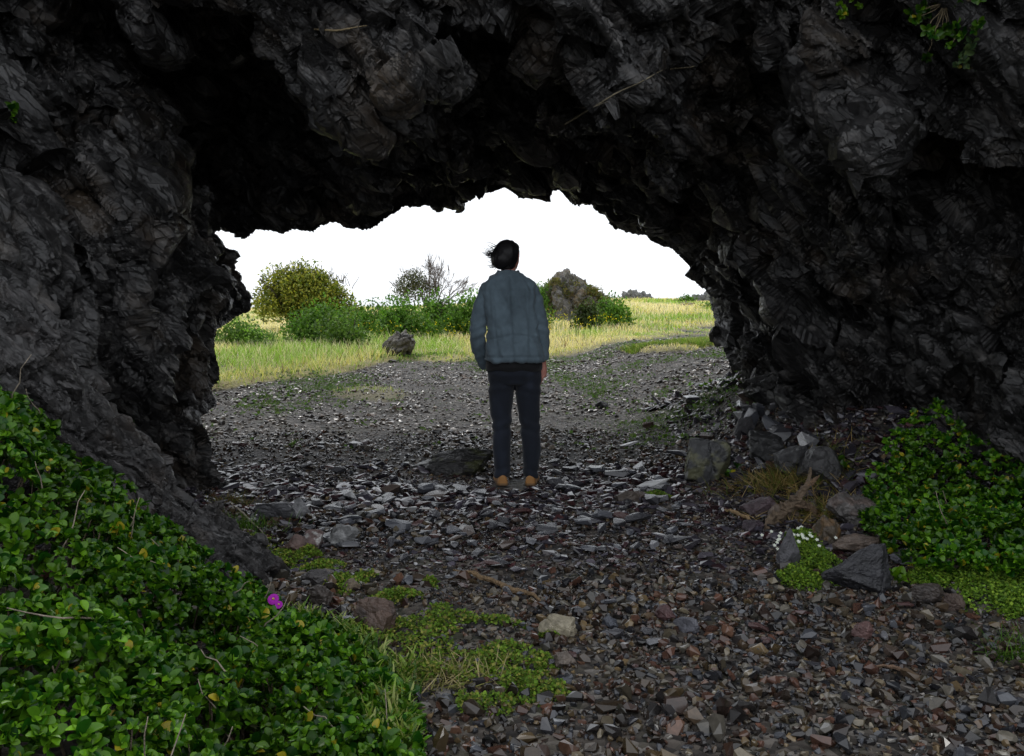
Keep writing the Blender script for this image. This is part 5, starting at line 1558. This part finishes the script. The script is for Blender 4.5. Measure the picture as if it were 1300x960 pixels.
# shoes
for s in (-1, 1):
    fx = -.088 if s < 0 else .096
    sh = empty('shoe', (0, 0, 0), None, None); sh.parent = person
    S_ = []
    for (yy, hw, hh) in ((-.064, .02, .05), (-.06, .029, .056), (-.045, .035, .062), (-.03, .037, .066), (.02, .038, .07), (.08, .042, .062), (.13, .045, .048), (.175, .036, .038), (.2, .014, .026)):
        S_.append((fx + s * (yy + .05) * .12, yy, hw, hh))
    V = []; n_ = 20
    an = np.linspace(0, 2 * np.pi, n_, endpoint=False)
    for (cx_, yy, hw, hh) in S_:
        sy = np.sin(an); V.append(np.stack([cx_ + hw * np.cos(an), np.full(n_, yy), .012 + np.where(sy > 0, sy * hh, sy * .004 + 0)], -1))
    V = np.concatenate(V); i = np.arange(len(S_) - 1)[:, None] * n_; j = np.arange(n_)[None]
    q = np.stack([i + j, i + (j + 1) % n_, i + n_ + (j + 1) % n_, i + n_ + j], -1).reshape(-1, 4)
    jj = np.arange(n_)
    mb = MB(); mb.add(V, [q, jj[None], (len(S_) - 1) * n_ + jj[None]], (.33, .16, .05)); mb.build('upper', M_SKIN, sh, False)
    V = []
    for (cx_, yy, hw, hh) in S_:
        V += [(cx_ - hw * 1.06, yy * 1.02, 0), (cx_ + hw * 1.06, yy * 1.02, 0), (cx_ + hw * 1.06, yy * 1.02, .014), (cx_ - hw * 1.06, yy * 1.02, .014)]
    V = np.array(V); q = []
    for k in range(len(S_) - 1):
        b0 = k * 4
        for e in range(4): q.append((b0 + e, b0 + (e + 1) % 4, b0 + 4 + (e + 1) % 4, b0 + 4 + e))
    q += [(0, 3, 2, 1), (len(V) - 4, len(V) - 3, len(V) - 2, len(V) - 1)]
    mb = MB(); mb.add(V, [np.array(q)], (.16, .09, .04)); mb.build('sole', M_SKIN, sh)

# distant walker on the far path
wp = at(800.5, 384, 90); g0 = float(gz(wp[0:1], wp[1:2])[0])
wk = empty('person', (wp[0], 90, min(g0, CAM_H - 1.62)), 'tiny distant person in black walking beyond the low skyline outcrop', 'person')
S = 1.0
b_ = [loft([(0, 0, .8, .17, .12), (0, 0, 1.0, .2, .13), (0, 0, 1.25, .22, .13), (0, 0, 1.38, .13, .1), (0, 0, 1.46, .05, .05)]), ball((0, 0, 1.56), (.085, .1, .12)),
      limb([(-.08, 0, .85), (-.1, .1, .45), (-.1, -.05, .03)], [.1, .07, .05]), limb([(.08, 0, .85), (.1, -.1, .45), (.1, .15, .03)], [.1, .07, .05]),
      limb([(-.2, 0, 1.33), (-.27, -.05, 1.05), (-.26, .1, .85)], [.06, .05, .04]), limb([(.2, 0, 1.33), (.27, -.05, 1.05), (.26, .1, .85)], [.06, .05, .04])]
V, nn, Fs = fuse(b_, .02, 2)
c = np.where((V[:, 2:3] > .85) , np.array([[.012, .011, .014]]), np.array([[.03, .03, .04]]))
mb = MB(); mb.add(V, Fs, c); mb.build('body', M_CLOTH, wk, True)
